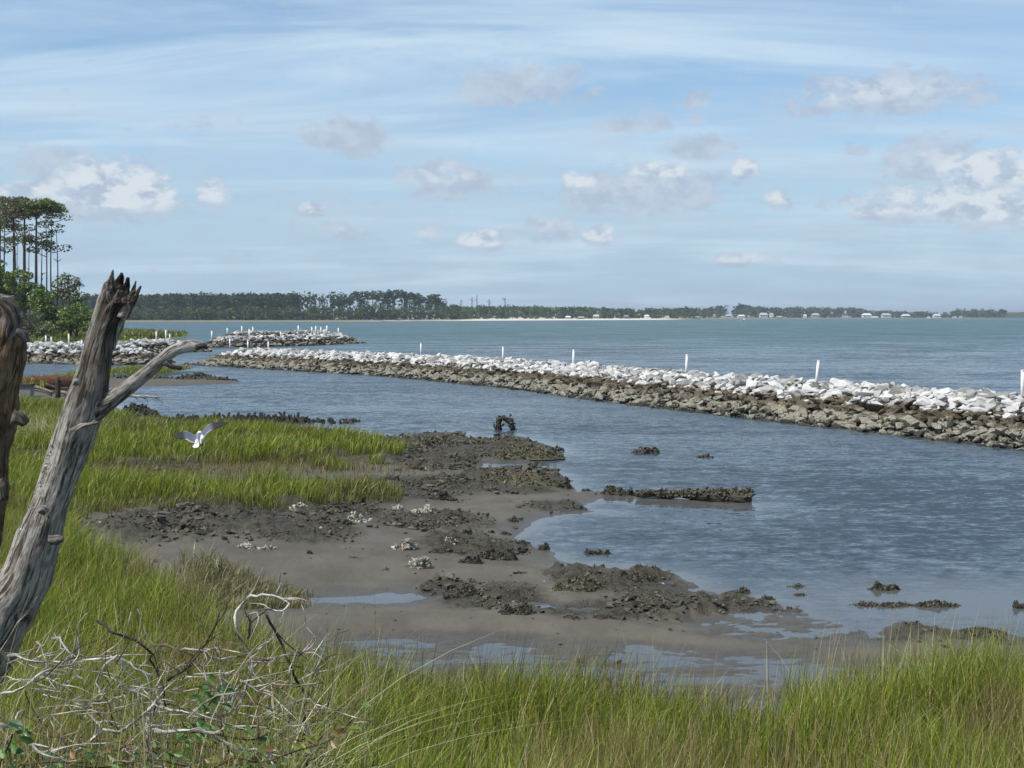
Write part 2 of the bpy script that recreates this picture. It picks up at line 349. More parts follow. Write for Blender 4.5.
# weathered wood: grain runs along the limb
M_wood, T = material('weathered_wood')
gv = T.attr('grain', 'Vector'); vc = T.attr('col'); pp = pos(T)
s1 = T.noise(T.vm('MULTIPLY', gv, (75, 75, 10)), 1.0, 6, 0.65, 0.6); s2 = T.noise(T.vm('MULTIPLY', gv, (26, 26, 4.5)), 1.0, 5, 0.6, 1.2); s3 = T.noise(T.vm('MULTIPLY', gv, (10, 10, 9)), 1.0, 5, 0.6, 0.5)
c = T.mix(T.ss(s1, 0.30, 0.62), (0.30, 0.27, 0.235), (1.0, 1.0, 1.0)); c = T.mix(T.ss(s2, 0.36, 0.50), T.mix(1.0, c, (0.33, 0.29, 0.25), 'MULTIPLY'), c)
c = T.mix(T.ss(s3, 0.30, 0.6), T.mix(1.0, c, (0.62, 0.60, 0.58), 'MULTIPLY'), c); c = T.mix(1.0, c, vc, 'MULTIPLY')
hb = T.m('ADD', T.m('MULTIPLY', s1, 0.4), T.m('MULTIPLY', T.ss(s2, 0.32, 0.52), 0.8)); hb = T.m('ADD', hb, T.m('MULTIPLY', T.noise(pp, 60.0, 4, 0.7), 0.25))
p = principled(T, c, 0.88, bump(T, hb, 1.0, 0.014), 0.2); finish(T, p.outputs[0])
# breakwater stone with tidal stain bands (by real height above low water)
M_stone, T = material('tide_stained_stone')
pp = pos(T); z = T.sep(pp)[2]; n = T.noise(pp, 2.2, 5, 0.6); nf = T.noise(pp, 14.0, 5, 0.65); oi = T.node('ShaderNodeObjectInfo').outputs['Random']; ri = T.attr('shade', 'Fac')
zz = T.m('ADD', T.m('ADD', z, T.m('MULTIPLY', T.m('SUBTRACT', n, 0.5), 0.45)), T.m('MULTIPLY', T.m('SUBTRACT', ri, 0.5), 0.22))
white = T.mix(T.ss(ri, .05, .75), (0.22, 0.215, 0.205), (0.54, 0.53, 0.51)); brown = T.mix(T.ss(nf, 0.3, 0.7), (0.050, 0.042, 0.028), (0.128, 0.102, 0.066)); olive = T.mix(T.ss(nf, 0.3, 0.65), (0.12, 0.112, 0.084), (0.285, 0.268, 0.212)); blk = (0.035, 0.032, 0.026)
white = T.mix(T.m('MULTIPLY', T.ss(nf, 0.45, 0.7), 0.35), white, (0.26, 0.25, 0.235))
c = T.mix(T.ss(zz, 0.83, 0.94), T.mix(T.ss(zz, 0.50, 0.64), olive, brown), white); c = T.mix(T.ss(T.m('ADD', zz, T.m('MULTIPLY', T.m('SUBTRACT', nf, 0.5), 0.5)), 0.22, 0.04), c, blk)
c = T.mix(T.m('MULTIPLY', T.ss(T.sep(pp)[0], -200.0, -200.0), 0), c, c)
p = principled(T, c, 0.85, bump(T, nf, 0.6, 0.03), 0.25); finish(T, p.outputs[0])
# ------------------------------------------------------------------ coast outline (world metres, traced at low-water level)
shore = wp([(-260, 372), (-60, 386), (60, 392), (110, 405), (160, 417), (170, 421), (300, 424), (360, 431), (396, 437), (410, 434), (452, 432), (480, 438), (510, 434), (560, 446), (563, 450), (545, 455), (528, 460), (482, 459), (478, 465),
  (545, 467), (566, 478), (572, 489), (600, 489), (640, 494), (752, 502.5), (750, 505), (640, 500), (605, 495), (577, 506), (602, 509), (560, 512), (535, 520), (520, 531), (511, 538), (520, 545), (548, 549), (560, 557), (600, 563), (642, 566),
  (682, 573), (700, 583), (722, 592), (762, 594), (802, 602), (812, 611), (850, 626), (866, 634), (880, 628), (902, 620), (960, 630), (985, 628), (1024, 637), (1200, 650), (1300, 720), (1700, 1000)]) + [(14, 3.0), (14, -6), (-70, -6), (-80, 60)]
G_back = wp([(-200, 403), (20, 404), (75, 406), (110, 417), (160, 428), (230, 431), (320, 436), (372, 445), (402, 455), (396, 459), (345, 463), (330, 468), (240, 470), (180, 468), (120, 472), (20, 476), (-220, 480)], .15)
G_mid = wp([(-220, 478), (60, 480), (112, 489), (200, 493), (265, 492), (330, 488), (392, 491), (402, 502), (350, 508), (295, 512), (240, 518), (150, 515), (95, 520), (60, 532), (-240, 545)], .15)
G_low = wp([(-300, 545), (20, 545), (70, 548), (90, 572), (130, 585), (170, 612), (215, 637), (250, 662), (300, 690), (360, 705), (500, 712), (640, 722), (735, 748), (768, 744), (795, 714), (850, 702), (950, 696), (1024, 700), (1250, 710), (1500, 1000)], .1) + [(12, 4.0), (12, 2.0), (-9, 2.0), (-14, 10)]
rough_z = [(430, 442, 60, 12), (510, 448, 55, 14), (440, 460, 60, 12), (520, 478, 70, 12), (420, 490, 70, 14), (500, 490, 60, 6), (430, 525, 60, 10), (470, 548, 60, 13), (330, 520, 70, 10), (190, 535, 110, 24), (300, 545, 60, 12), (580, 580, 40, 14), (640, 585, 70, 16), (600, 612, 90, 12),
  (500, 600, 60, 14), (760, 600, 50, 10), (680, 602, 60, 12), (560, 506, 40, 5), (900, 630, 60, 12), (1000, 636, 50, 8), (450, 587, 30, 8), (300, 466, 50, 6), (160, 474, 50, 5)]
rz_w = [(P(a, b, .05)[:2], (P(a + c, b, .05)[0] - P(a, b, .05)[0]), (P(a, b - d, .05)[1] - P(a, b + d, .05)[1]) / 2) for a, b, c, d in rough_z]
pool1 = wp([(300, 640), (350, 632), (440, 627), (540, 632), (600, 637), (680, 644), (760, 648), (860, 654), (960, 656), (1024, 655), (1200, 662), (1200, 760), (760, 740), (640, 712), (480, 700), (320, 668)], .0)
pool2 = wp([(690, 614), (740, 606), (800, 608), (866, 634), (860, 650), (760, 650), (680, 640), (640, 626)], 0)
creek = wp([(230, 607), (265, 603), (320, 600), (375, 598.5), (418, 596.5)], 0)
creek2 = wp([(520, 603), (560, 609), (600, 612)], 0)
dome = P(190, 545, .1)
def H(x, y, detail=True):
    x = np.asarray(x, float); y = np.asarray(y, float)
    wx = x + 0.25 * fbm(x * 0.9, y * 0.9, None, 3, 3); wy = y + 0.7 * fbm(x * 0.7 + 40, y * 0.5, None, 5, 3) * np.clip(y / 30, .3, 1.5)
    s = poly_sd(wx, wy, shore)
    h = np.where(s > 0, 0.13 * (1 - np.exp(-s / 1.6)) + 0.008 * np.clip(s, 0, 6), -0.5 * (1 - np.exp(s / 1.5)))
    dist = np.clip(s, 0, 1)
    for g in (G_back, G_mid):
        h = h + 0.16 * sstep(poly_sd(wx, wy, g), -0.5, 0.6) * dist
    sl = poly_sd(wx, wy, G_low)
    h = h + 0.08 * sstep(sl, -0.3, 0.8)
    h = h + 0.25 * np.exp(-(((x - dome[0]) / 3.0) ** 2 + ((y - dome[1]) / 3.2) ** 2)) 
    # bank under the viewer
    h = h + .34 * sstep(-x, .05, .9) * sstep(-y, -6.4, -5.1)
    h = h + 1.5 * sstep(-(y - 0.25 * np.clip(-x, -2, 6)), -9.5, -3.5)
    m1 = sstep(poly_sd(wx, wy, pool1), -0.35, 0.45); m2 = sstep(poly_sd(wx, wy, pool2), -0.3, 0.6)
    nz = fbm(x * 1.3, y * 3.2, None, 21, 5, 0.7)
    h = np.where(y > 8.5, h * (1 - 0.97 * m1) + m1 * (-0.004 + 0.055 * nz), h)
    h = h * (1 - 0.95 * m2) + m2 * (0.003 + 0.065 * fbm(x * 2.2, y * 4.5, None, 27, 5, 0.7))
    for ck, wd, rm in ((creek, .13, 16), (creek2, .06, 10)):
        d = line_d(wx * .5 + x * .5, wy * .15 + y * .85, ck); h = h * sstep(d, wd * 0.5, wd * rm) - 0.05 * np.exp(-(d / wd) ** 2)
    lump = np.zeros_like(h)
    for (cxy, ra, rb) in rz_w:
        lump = np.maximum(lump, sstep(1.45 + .5 * fbm(x * 1.1, y * .8, None, 91, 3) - ((x - cxy[0]) / ra) ** 2 - ((y - cxy[1]) / rb) ** 2, 0, 1.0))
    lump = lump * sstep(s, -0.3, 0.3) * sstep(y, 10, 13)
    turf = np.maximum.reduce([sstep(poly_sd(wx, wy, g), -0.3, 0.2) for g in (G_back, G_mid, G_low)])
    turf = np.maximum(turf, sstep(-y, -12, -9))
    land = sstep(s, -0.3, 0.5)
    h = h + land * (0.022 * fbm(x * 1.1, y * 1.1, None, 31, 3) + 0.012 * fbm(x * 5, y * 5, None, 33, 3)) * (1 - 0.75 * np.maximum(m1, m2))
    if detail:
        bl = np.clip(fbm(x * 2.3, y * 2.3, None, 41, 3) * 1.6 + 0.25, 0, 1)
        h = h + lump * (0.12 * np.clip(ridged(x * 3.4, y * 3.4, 43, 4), -.3, 1) + 0.07 * bl) * (0.35 + 0.65 * bl) - lump * .012
    return h, s, turf, lump
# ground sheet
ang = np.linspace(-150, 1174, 600)
ys = np.concatenate([np.linspace(1500, 800, 60), np.linspace(799, 420, 470), np.linspace(419, 368, 110)])
YY = np.array([P(512, v, 0.05)[1] for v in ys]); XF = (ang - 512) / F
GX = XF[None] * YY[:, None] * 1.0 ; GX = GX + np.sign(XF)[None] * np.clip(6 - YY, 0, 9)[:, None] * np.abs(XF)[None] * 2; GY = np.repeat(YY[:, None], len(ang), 1)
gh, gs, gt, gl = H(GX, GY)
mesh_np('mudflat_ground', np.stack([GX, GY, gh], -1).reshape(-1, 3), fan_quads(*GX.shape), M_ground, None,
        {'turf': ('FLOAT', gt.ravel()), 'lump': ('FLOAT', gl.ravel())}, True)['kind'] = 'structure'
def gz(x, y):
    return float(H(np.array([x]), np.array([y]))[0][0])
def ground_at(px, py):
    z = 0.05
    for _ in range(4):
        q = P(px, py, z); z = max(0.0, gz(q[0], q[1]))
    return P(px, py, z)
# water sheet: near fan carrying how sheltered the surface is, far part to the horizon
wa = np.linspace(-700, 1724, 240); wy_ = np.concatenate([np.linspace(780, 400, 240), np.linspace(398, 318, 80)])
WY = np.array([P(512, v, 0)[1] for v in wy_]); WX = ((wa - 512) / F)[None] * WY[:, None]; WYY = np.repeat(WY[:, None], len(wa), 1)
ws = poly_sd(WX, WYY, shore); calm_v = np.exp(-np.clip(-ws, 0, 99) / 0.9) * 0.95
calm_v = np.where(ws > 0, 0.93, calm_v)
lag = np.exp(-((WX - 6.5) / 5.5) ** 2 - ((WYY - 17.0) / 2.6) ** 2); calm_v = np.clip(np.maximum(calm_v, lag * 0.92), 0, .96)
Yf = WY[-1]
V = np.stack([WX, WYY, np.zeros_like(WX)], -1).reshape(-1, 3); Q = fan_quads(*WX.shape); k = len(V)
V = np.vstack([V, [[-5900, Yf, 0], [5900, Yf, 0], [5900, 11900, 0], [-5900, 11900, 0]]]); cv = np.concatenate([calm_v.ravel(), [0, 0, 0, 0]])
la, lb = k - len(wa), k - 1
T3 = [[la, k + 0, k + 3], [la, k + 3, k + 2]]; T3 = [[la, lb, k + 2], [la, k + 2, k + 3], [la, k + 3, k], [lb, k + 1, k + 2]]
mesh_np('sea_water', V, [Q, np.array(T3)], M_water, None, {'calm': ('FLOAT', cv)}, True)['kind'] = 'structure'
# ------------------------------------------------------------------ grass
def blades(mb, X, Y, Z, hgt, wid, pal, lean=0.35, segs=3, bias=(0.25, -0.05), tipc=None, curve=2.0, basec=None):
    n = len(X); hgt = np.broadcast_to(hgt, (n,)); wid = np.broadcast_to(wid, (n,))
    fa = rng.uniform(0, np.pi, n); fx, fy = np.cos(fa), np.sin(fa) * 0.6
    la = rng.uniform(0, 2 * np.pi, n); lm = rng.gamma(2.0, lean / 2, n)
    lx, ly = np.cos(la) * lm + bias[0] * rng.uniform(0.2, 1.2, n), np.sin(la) * lm + bias[1]
    pal = np.array(pal); ci = rng.choice(len(pal), n, p=pal[:, 3] / pal[:, 3].sum()); base = pal[ci][:, :3] * rng.uniform(0.55, 1.45, n)[:, None]
    V = np.zeros((n, 2 * segs + 1, 3)); col = np.zeros((n, 2 * segs + 1, 3))
    for k in range(segs + 1):
        t = k / segs; cx = X + lx * hgt * t ** curve; cy = Y + ly * hgt * t ** curve; cz = Z + hgt * t * (1 - 0.28 * np.minimum(lm, 1.3) * t)
        w = wid * (1 - t) ** 0.6 * 0.5 if k < segs else 0
        cc = base if tipc is None else base * (1 - t) + (base * 0.5 + np.array(tipc) * 0.5) * t
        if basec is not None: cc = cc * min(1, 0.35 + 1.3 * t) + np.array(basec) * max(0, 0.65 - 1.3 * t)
        if k < segs:
            V[:, 2 * k] = np.stack([cx - fx * w, cy - fy * w, cz], -1); V[:, 2 * k + 1] = np.stack([cx + fx * w, cy + fy * w, cz], -1)
            col[:, 2 * k] = cc; col[:, 2 * k + 1] = cc
        else: V[:, 2 * k] = np.stack([cx, cy, cz], -1); col[:, 2 * k] = cc
    m = 2 * segs + 1; off = np.arange(n)[:, None] * m
    Q = np.concatenate([off + np.array([[2 * k, 2 * k + 1, 2 * k + 3, 2 * k + 2]]) for k in range(segs - 1)]) if segs > 1 else None
    Tt = off + np.array([[2 * segs - 2, 2 * segs - 1, 2 * segs]])
    mb.add(V.reshape(-1, 3), Tt, Q, col.reshape(-1, 3))
def scatter(poly, dens, inset=0.0, clump=0.0, seed=0, nscale=0.8, thr=-1.0):
    p = np.array(poly); lo, hi = p.min(0), p.max(0); n = int((hi[0] - lo[0]) * (hi[1] - lo[1]) * dens)
    x = rng.uniform(lo[0], hi[0], n); y = rng.uniform(lo[1], hi[1], n)
    vis = np.abs(x) < (y * 0.47 + 1.3); x, y = x[vis], y[vis]
    s = poly_sd(x, y, poly) + clump * fbm(x * nscale, y * nscale, None, seed, 3)
    k = s > inset
    if thr > -1: k &= rng.uniform(0, 1, len(x)) < sstep(fbm(x * nscale * .7 + 50, y * nscale * .7, None, seed + 9, 3), thr - .25, thr + .25)
    return x[k], y[k]
gre = [(0.185, 0.235, 0.020, 5), (0.270, 0.305, 0.030, 4), (0.095, 0.140, 0.018, 3.4), (0.36, 0.31, 0.11, 1.6), (0.16, 0.115, 0.055, .8)]
oli = [(0.210, 0.200, 0.040, 4), (0.140, 0.145, 0.034, 4), (0.29, 0.24, 0.11, 2), (0.08, 0.095, 0.03, 2)]
straw = [(0.42, 0.36, 0.20, 2), (0.32, 0.24, 0.13, 2), (0.52, 0.46, 0.31, 1)]
red = [(0.22, 0.145, 0.065, 3), (0.17, 0.17, 0.04, 3), (0.30, 0.23, 0.12, 1.3)]
def patchpal(mb, x, y, h, w, a, b, seed, sc_=0.3, lo=-.1, hi=.2, **kw):
    z = H(x, y, False)[0]; f = sstep(fbm(x * sc_, y * sc_, None, seed, 3), lo, hi); k = rng.uniform(0, 1, len(x)) < f
    h = np.broadcast_to(h, x.shape)
    blades(mb, x[~k], y[~k], z[~k] - .02, h[~k], w, a, **kw); blades(mb, x[k], y[k], z[k] - .02, h[k] * .9, w, b, **kw)
mb = MB()
x, y = scatter(G_back, 210, -0.1, 1.3, 3, 0.9, -.42); k = rng.uniform(0, 1, len(x)) < np.clip(35 / y, .3, 1); x, y = x[k], y[k]
hh_ = 0.42 * (1 + 0.75 * fbm(x * .6, y * .6, None, 8, 3)) * rng.uniform(0.7, 1.25, len(x))
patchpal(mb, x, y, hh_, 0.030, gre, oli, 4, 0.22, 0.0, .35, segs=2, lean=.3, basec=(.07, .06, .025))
x, y = scatter(G_mid, 350, -0.1, 1.1, 5, 1.1, -.45)
hh_ = 0.40 * (1 + 0.75 * fbm(x * .8, y * .8, None, 9, 3)) * rng.uniform(0.6, 1.3, len(x))
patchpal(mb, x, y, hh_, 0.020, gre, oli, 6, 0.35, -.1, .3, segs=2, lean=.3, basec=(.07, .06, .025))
for cx_, cy_ in ((150, 474), (300, 468), (60, 476)):       # sparse browned stems on the bare strip between the beds
    q = P(cx_, cy_, .2); n = 900; x = q[0] + rng.normal(0, 1.6, n); y = q[1] + rng.normal(0, .6, n); blades(mb, x, y, H(x, y, False)[0], .25 * rng.uniform(.5, 1.4, n), .018, red, segs=2)
mb.build('cordgrass_bed', M_grass)
bpy.data.objects['cordgrass_bed'].update_tag(); tag(bpy.data.objects['cordgrass_bed'], 'bright green marsh grass covering the two flat beds beyond the bare mud at left', 'marsh grass', None, 'stuff')
mb = MB()
x, y = scatter(G_low, 1250, 0.0, 0.3, 11, 1.2)
y_keep = (y > 3.5) & ((y > 6.7) | (x > -.2)); x, y = x[y_keep], y[y_keep]
k = rng.uniform(0, 1, len(x)) < np.clip(10.5 / y, .3, 1.0) * np.where(y < 6.5, .6, 1); x, y = x[k], y[k]
rgt = sstep(x, 1.5, 3.2)
hh_ = (0.62 + 0.16 * rgt) * (1 + 0.50 * fbm(x * 1.2, y * 1.2, None, 12, 3)) * rng.uniform(0.55, 1.2, len(x))
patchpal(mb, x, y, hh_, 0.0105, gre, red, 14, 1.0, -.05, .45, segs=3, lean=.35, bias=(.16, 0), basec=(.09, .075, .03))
# dull stubby plants at the creek edge
q = [P(a, 604, .1) for a in (150, 292)]; n = 2600
t = rng.uniform(0, 1, n) ** .8; x = q[0][0] + (q[1][0] - q[0][0]) * t + rng.normal(0, .12, n); y = q[0][1] + rng.uniform(0, 2.2, n) * (1 - t * .6)
blades(mb, x, y, H(x, y, False)[0], (.34 - .2 * t) * rng.uniform(.4, 1.2, n), .018, [(0.22, .17, .085, 3), (.30, .29, .18, 2), (.13, .14, .06, 2)], segs=2, lean=.6)
# seed stalks and dead straws
for n, xr, yr, hr, pal in ((2700, (0, 5.6), (6.8, 9.6), (.62, .92), [(.26, .17, .09, 3), (.36, .29, .17, 3), (.20, .20, .06, 2)]), (1300, (-4.5, -1.0), (9, 14), (.5, .8), straw + red), (420, (2.9, 5.9), (11.2, 13.2), (.75, 1.25), straw), (160, (1.0, 3.0), (11.2, 12.2), (.6, 1.0), straw), (900, (-4, 6), (6.5, 12), (.5, .95), straw + red), (260, (-3, 1.5), (11.4, 12.4), (.6, .85), [(.12, .10, .07, 1)])):
    x = rng.uniform(*xr, n); y = rng.uniform(*yr, n); k = poly_sd(x, y, G_low) > -.15; x, y = x[k], y[k]
    blades(mb, x, y, H(x, y, False)[0], rng.uniform(*hr, len(x)), .0085, pal, segs=4, lean=.16, bias=(.12, 0))
o = mb.build('cordgrass_fringe', M_grass); tag(o, 'tall green and straw tipped marsh grass along the bottom of the view', 'marsh grass', None, 'stuff')
# ------------------------------------------------------------------ stones
def hull(seed, flat=0.7, n=13):
    r = random.Random(seed); bm = bmesh.new()
    for i in range(n):
        v = Vector((r.gauss(0, 1), r.gauss(0, 1), r.gauss(0, 1))).normalized(); s = r.uniform(.75, 1.1)
        bm.verts.new((v.x * .5 * s, v.y * .42 * s, v.z * .5 * flat * s))
    res = bmesh.ops.convex_hull(bm, input=bm.verts); bmesh.ops.delete(bm, geom=[v for v in bm.verts if not v.link_faces], context='VERTS')
    bmesh.ops.recalc_face_normals(bm, faces=bm.faces); bm.verts.index_update()
    V = np.array([v.co for v in bm.verts]); Tt = np.array([[v.index for v in f.verts] for f in bm.faces]); bm.free(); return V, Tt
HULLS = [hull(100 + i, random.choice((.55, .7, .8))) for i in range(14)]
HMESH = []
for i, (v, t) in enumerate(HULLS):
    me = bpy.data.meshes.new('rock'); me.from_pydata(v.tolist(), [], t.tolist()); me.materials.append(M_stone)
    a = me.attributes.new('shade', 'FLOAT', 'POINT'); a.data.foreach_set('value', np.full(len(v), (i * .37) % 1.0, np.float32)); HMESH.append(me)
def rotm(ax, ay, az_): return np.array(Euler((ax, ay, az_)).to_matrix())
def breakwater(name, label, base, n_parts, W_=7.2, size=(.30, .56), hgt=1.0, step=.33, taper=(1, 1)):
    pts = [P(a, b, 0)[:2] for a, b in base]; pts = np.array(pts); seg = np.diff(pts, axis=0); L = np.linalg.norm(seg, axis=1); cum = np.concatenate([[0], np.cumsum(L)]); tot = cum[-1]
    mid = P(base[len(base) // 2][0], base[len(base) // 2][1], 0)
    root = empty(name, (mid[0], mid[1], 0), label, 'breakwater')
    def at(s):
        i = np.clip(np.searchsorted(cum, s, side='right') - 1, 0, len(L) - 1); f = (s - cum[i]) / L[i]; p = pts[i] + seg[i] * f[..., None]
        tn = seg[i] / L[i][..., None]
        # smooth direction
        nn = np.stack([-tn[..., 1], tn[..., 0]], -1); nn = nn * np.where(nn[..., 1:2] < 0, -1, 1); return p, nn
    def prof(u, s):
        e = np.ones_like(s)
        if taper[0]: e = np.minimum(e, sstep(s, -1.0, 4.5))
        if taper[1]: e = np.minimum(e, sstep(tot - s, -1.0, 4.5))
        z = np.interp(u * 7.2 / W_, [0, 1.2, 2.0, 2.6, 4.6, 5.6, 7.2], [-0.10, .50, .78, 1.0, 1.16, .95, -.2])
        return (z + .1) * hgt * e - .10
    # solid core under the stones
    ss = np.linspace(0, tot, int(tot / .8) + 2); uu = np.linspace(-.1, W_, 12); SS, UU = np.meshgrid(ss, uu, indexing='ij'); p, nn = at(SS.ravel()); p = p + nn * UU.ravel()[:, None]
    z = prof(UU.ravel(), SS.ravel()) - .22
    o = mesh_np('rubble_core', np.column_stack([p, z]), fan_quads(len(ss), len(uu)), M_crust, root, {'col': ('FLOAT_COLOR', np.tile([.12, .105, .08, 1], (len(p), 1)))}, True)
    items = []
    ns, nu = int(tot / step), int(W_ / step)
    for layer in range(2):
        S_, U_ = np.meshgrid((np.arange(ns) + .5 * layer) * step, (np.arange(nu) + .5 * layer) * step, indexing='ij'); S_ = S_.ravel() + rng.uniform(-.45, .45, S_.size) * step; U_ = U_.ravel() + rng.uniform(-.45, .45, U_.size) * step
        S_ = np.clip(S_, 0, tot - .01); U_ = np.clip(U_, -0.05, W_); 
        if layer: kk = rng.uniform(0, 1, S_.size) < .45; S_, U_ = S_[kk], U_[kk]
        p, nn = at(S_); p = p + nn * U_[:, None]; z = prof(U_, S_) + rng.uniform(-.10, .10, len(U_)) + (.06 if layer else 0)
        sz = rng.uniform(size[0], size[1], len(U_)) ** 1.0; sz = sz * np.clip(rng.lognormal(0, .28, len(U_)), .55, 1.5)
        for i in range(len(U_)): items.append((p[i][0], p[i][1], z[i], sz[i]))
    items = np.array(items)
    rank = np.argsort(-items[:, 3] / items[:, 1] * np.where((items[:, 2] > .0) & (np.abs(items[:, 0]) < items[:, 1] * .425), 1, .01)); mbs = MB(); shade = []
    for j, i in enumerate(rank):
        x_, y_, z_, s_ = items[i]; r3 = (random.uniform(-.5, .5), random.uniform(-.5, .5), random.uniform(0, 6.28)); hv = random.randrange(len(HULLS))
        scl = np.array([s_ * random.uniform(1, 1.5), s_ * random.uniform(.9, 1.2), s_ * random.uniform(.75, 1.1)])
        if j < n_parts:
            o = bpy.data.objects.new('rock', HMESH[hv]); C.objects.link(o); o.parent = root; o.location = (x_ - root.location.x, y_ - root.location.y, z_); o.rotation_euler = r3; o.scale = scl
        else:
            v, t = HULLS[hv]; mbs.add((v * scl) @ rotm(*r3).T + (x_, y_, z_), t); shade.append(np.full(len(v), random.random()))
    o = mesh_np('rock_rubble', np.concatenate(mbs.V), [np.concatenate(mbs.T)], M_stone, root, {'shade': ('FLOAT', np.concatenate(shade))}); o['kind'] = 'stuff'
    # oysters crusting the foot
    mo = MB(); n = int(tot * 22 * (1 if n_parts else .3)); S_ = rng.uniform(0, tot, n); U_ = rng.uniform(-.15, .8, n); p, nn = at(S_); p = p + nn * U_[:, None]; z = prof(U_, S_) + rng.uniform(0, .12, n)
    shards(mo, np.column_stack([p, z]), .10, [(.035, .033, .028), (.06, .055, .045), (.25, .23, .19)], (.5, .35, .15)); o = mo.build('oyster_crust', M_crust, root); o['kind'] = 'stuff'
    return root, at, prof, tot
def shards(mb, Pn, size, cols, pr, up=0.5):
    """small flattened oyster-like wedges: 5 vertices, 6 faces each"""
    n = len(Pn); 
    if not n: return
    d = rng.normal(0, 1, (n, 3)); d[:, 2] = np.abs(d[:, 2]) * up + up * .6; d /= np.linalg.norm(d, axis=1)[:, None]
    s = np.cross(d, rng.normal(0, 1, (n, 3))); s /= np.linalg.norm(s, axis=1)[:, None]; t = np.cross(d, s); L = size * rng.uniform(.5, 1.4, n)[:, None] if np.ndim(size) == 0 else (size * rng.uniform(.5, 1.4, n))[:, None]
    V = np.stack([Pn - d * L * .4, Pn + s * L * .38 + d * L * .1, Pn + t * L * .2, Pn - s * L * .38 + d * L * .1, Pn - t * L * .2, Pn + d * L * .75], 1)
    Tt = np.arange(n)[:, None, None] * 6 + np.array([[0, 2, 1], [0, 3, 2], [0, 4, 3], [0, 1, 4], [5, 1, 2], [5, 2, 3], [5, 3, 4], [5, 4, 1]])[None]
    c = np.array(cols)[rng.choice(len(cols), n, p=np.array(pr) / sum(pr))] * rng.uniform(.75, 1.25, (n, 1))
    mb.add(V.reshape(-1, 3), Tt.reshape(-1, 3), col=np.repeat(c, 6, 0))
BW = breakwater('rock_breakwater', 'long near breakwater of white topped grey stones crossing the water', [(181, 364.5), (230, 367), (280, 370), (376, 375.5), (504, 388), (600, 401), (700, 413), (780, 422.5), (860, 431), (940, 440), (1024, 451), (1110, 463)], 300)
BW2 = breakwater('rock_breakwater', 'short breakwater in the middle distance, behind the forked dead tree', [(112, 353.5), (150, 353.5), (185, 352.5), (216, 351.5)], 0, size=(.4, .75), step=.5, W_=5, hgt=1.1)
BW3 = breakwater('rock_breakwater', 'second breakwater out, its brown end pointing right above the long one', [(203, 347.8), (260, 347), (320, 345.3), (366, 343)], 0, size=(.4, .8), step=.55, W_=4.2, hgt=1.1)
BW4 = breakwater('rock_breakwater', 'farthest low breakwater with the most white posts on it', [(212, 338.8), (260, 339.2), (310, 338.5), (348, 337.4)], 0, size=(.4, .8), step=.6, W_=4.2, hgt=1.05)
BW5 = breakwater('rock_breakwater', 'leftmost stone breakwater, cut by the dead tree trunk', [(-40, 362), (30, 363), (80, 364.5), (125, 365.5)], 0, size=(.35, .7), step=.45, hgt=1.3)
# white marker posts
def post(px, ytop, ybase, D, label, grp, lean=0.0, r=.055):
    b = PD(px, ybase, D); t = PD(px, ytop, D); h = t[2] - b[2]
    root = empty('marker_post', (b[0], b[1], b[2] - .15), label, 'post', grp)
    mb = MB(); top = b + np.array([lean * h, 0, h]); wr = max(r, D * .00062)
    mb.tube([b - np.array([0, 0, .15]), (b + top) / 2, top], [wr, wr, wr], 10, col=(.80, .80, .78)); mb.build('pole', M_paint, root, True)
    mb = MB(); mb.tube([top, top + np.array([0, 0, .035])], [wr * 1.22, wr * 1.15], 10, col=(.74, .74, .73)); mb.build('cap', M_paint, root, True)
ordn = ['first', 'second', 'third', 'fourth', 'fifth', 'sixth', 'seventh', 'eighth', 'ninth']
for i, (a, t, b, D, ln) in enumerate(((1022, 371, 398, 43.2, 0), (816, 361, 383, 51, .10), (686, 355, 375, 59.5, .04), (573, 350, 370, 70, .03), (503, 347, 363, 81, 0), (421, 343.5, 357, 93, 0))):
    post(a, t, b, D, ['white post at the right end of the long breakwater, cut by the frame', 'leaning white post on the broad right part of the long breakwater', 'white post third from the right along the long breakwater', 'white post standing mid way along the long breakwater', 'white post fourth from the left end group, fifth from the right', 'white post alone left of the middle of the long breakwater'][i], 'white posts along the breakwaters', ln)
for a, t, b, D, lb in ((268.5, 341.5, 352, 111, 'nearest of three white posts at the left end of the long breakwater'), (248, 341, 349, 117, 'middle of three white posts at the left end of the long breakwater'), (230, 338.5, 348, 120, 'leftmost of three white posts at the left end of the long breakwater'),
    (156.5, 331.5, 341, 141, 'leftmost white post on the short middle breakwater beside the trunk'), (166, 330, 341, 146, 'tallest white post on the short middle breakwater beside the trunk'), (170, 334, 341, 139, 'shortest white post on the short middle breakwater beside the trunk'),
    (212, 331, 340, 158, 'white post where the short and second breakwaters meet'), (249.5, 329, 340, 176, 'white post on the second breakwater, in front of the farthest one'), (281, 331.5, 338, 176, 'short white post on the second breakwater, right of its tall one'),
    (46, 335.5, 344, 111, 'first white post from the left on the leftmost breakwater'), (51.5, 337, 344, 109, 'short white post, second from left on the leftmost breakwater'), (69, 334, 346, 107, 'tall white post, third from left on the leftmost breakwater'), (82, 340, 348, 105, 'white post nearest the trunk on the leftmost breakwater')):
    post(a, t, b, D, lb, 'white posts along the breakwaters')
for a, t, b, wh_ in ((227.5, 328, 334, 'at its left end'), (242, 326, 334, 'second from its left end'), (253, 327, 334, 'third from its left end'), (298.5, 325.5, 334, 'alone at its middle'), (312, 327, 334, 'left of a close group of three'), (316, 326, 334, 'second in a close group at right'),
                   (321, 327, 334, 'third in a close group at right'), (327, 325.5, 334, 'tallest of the group at right'), (338.5, 328, 335, 'at its right end')):
    post(a, t, b, 222, 'tiny white post on the farthest breakwater, ' + wh_, 'white posts on the farthest breakwater', r=.08)
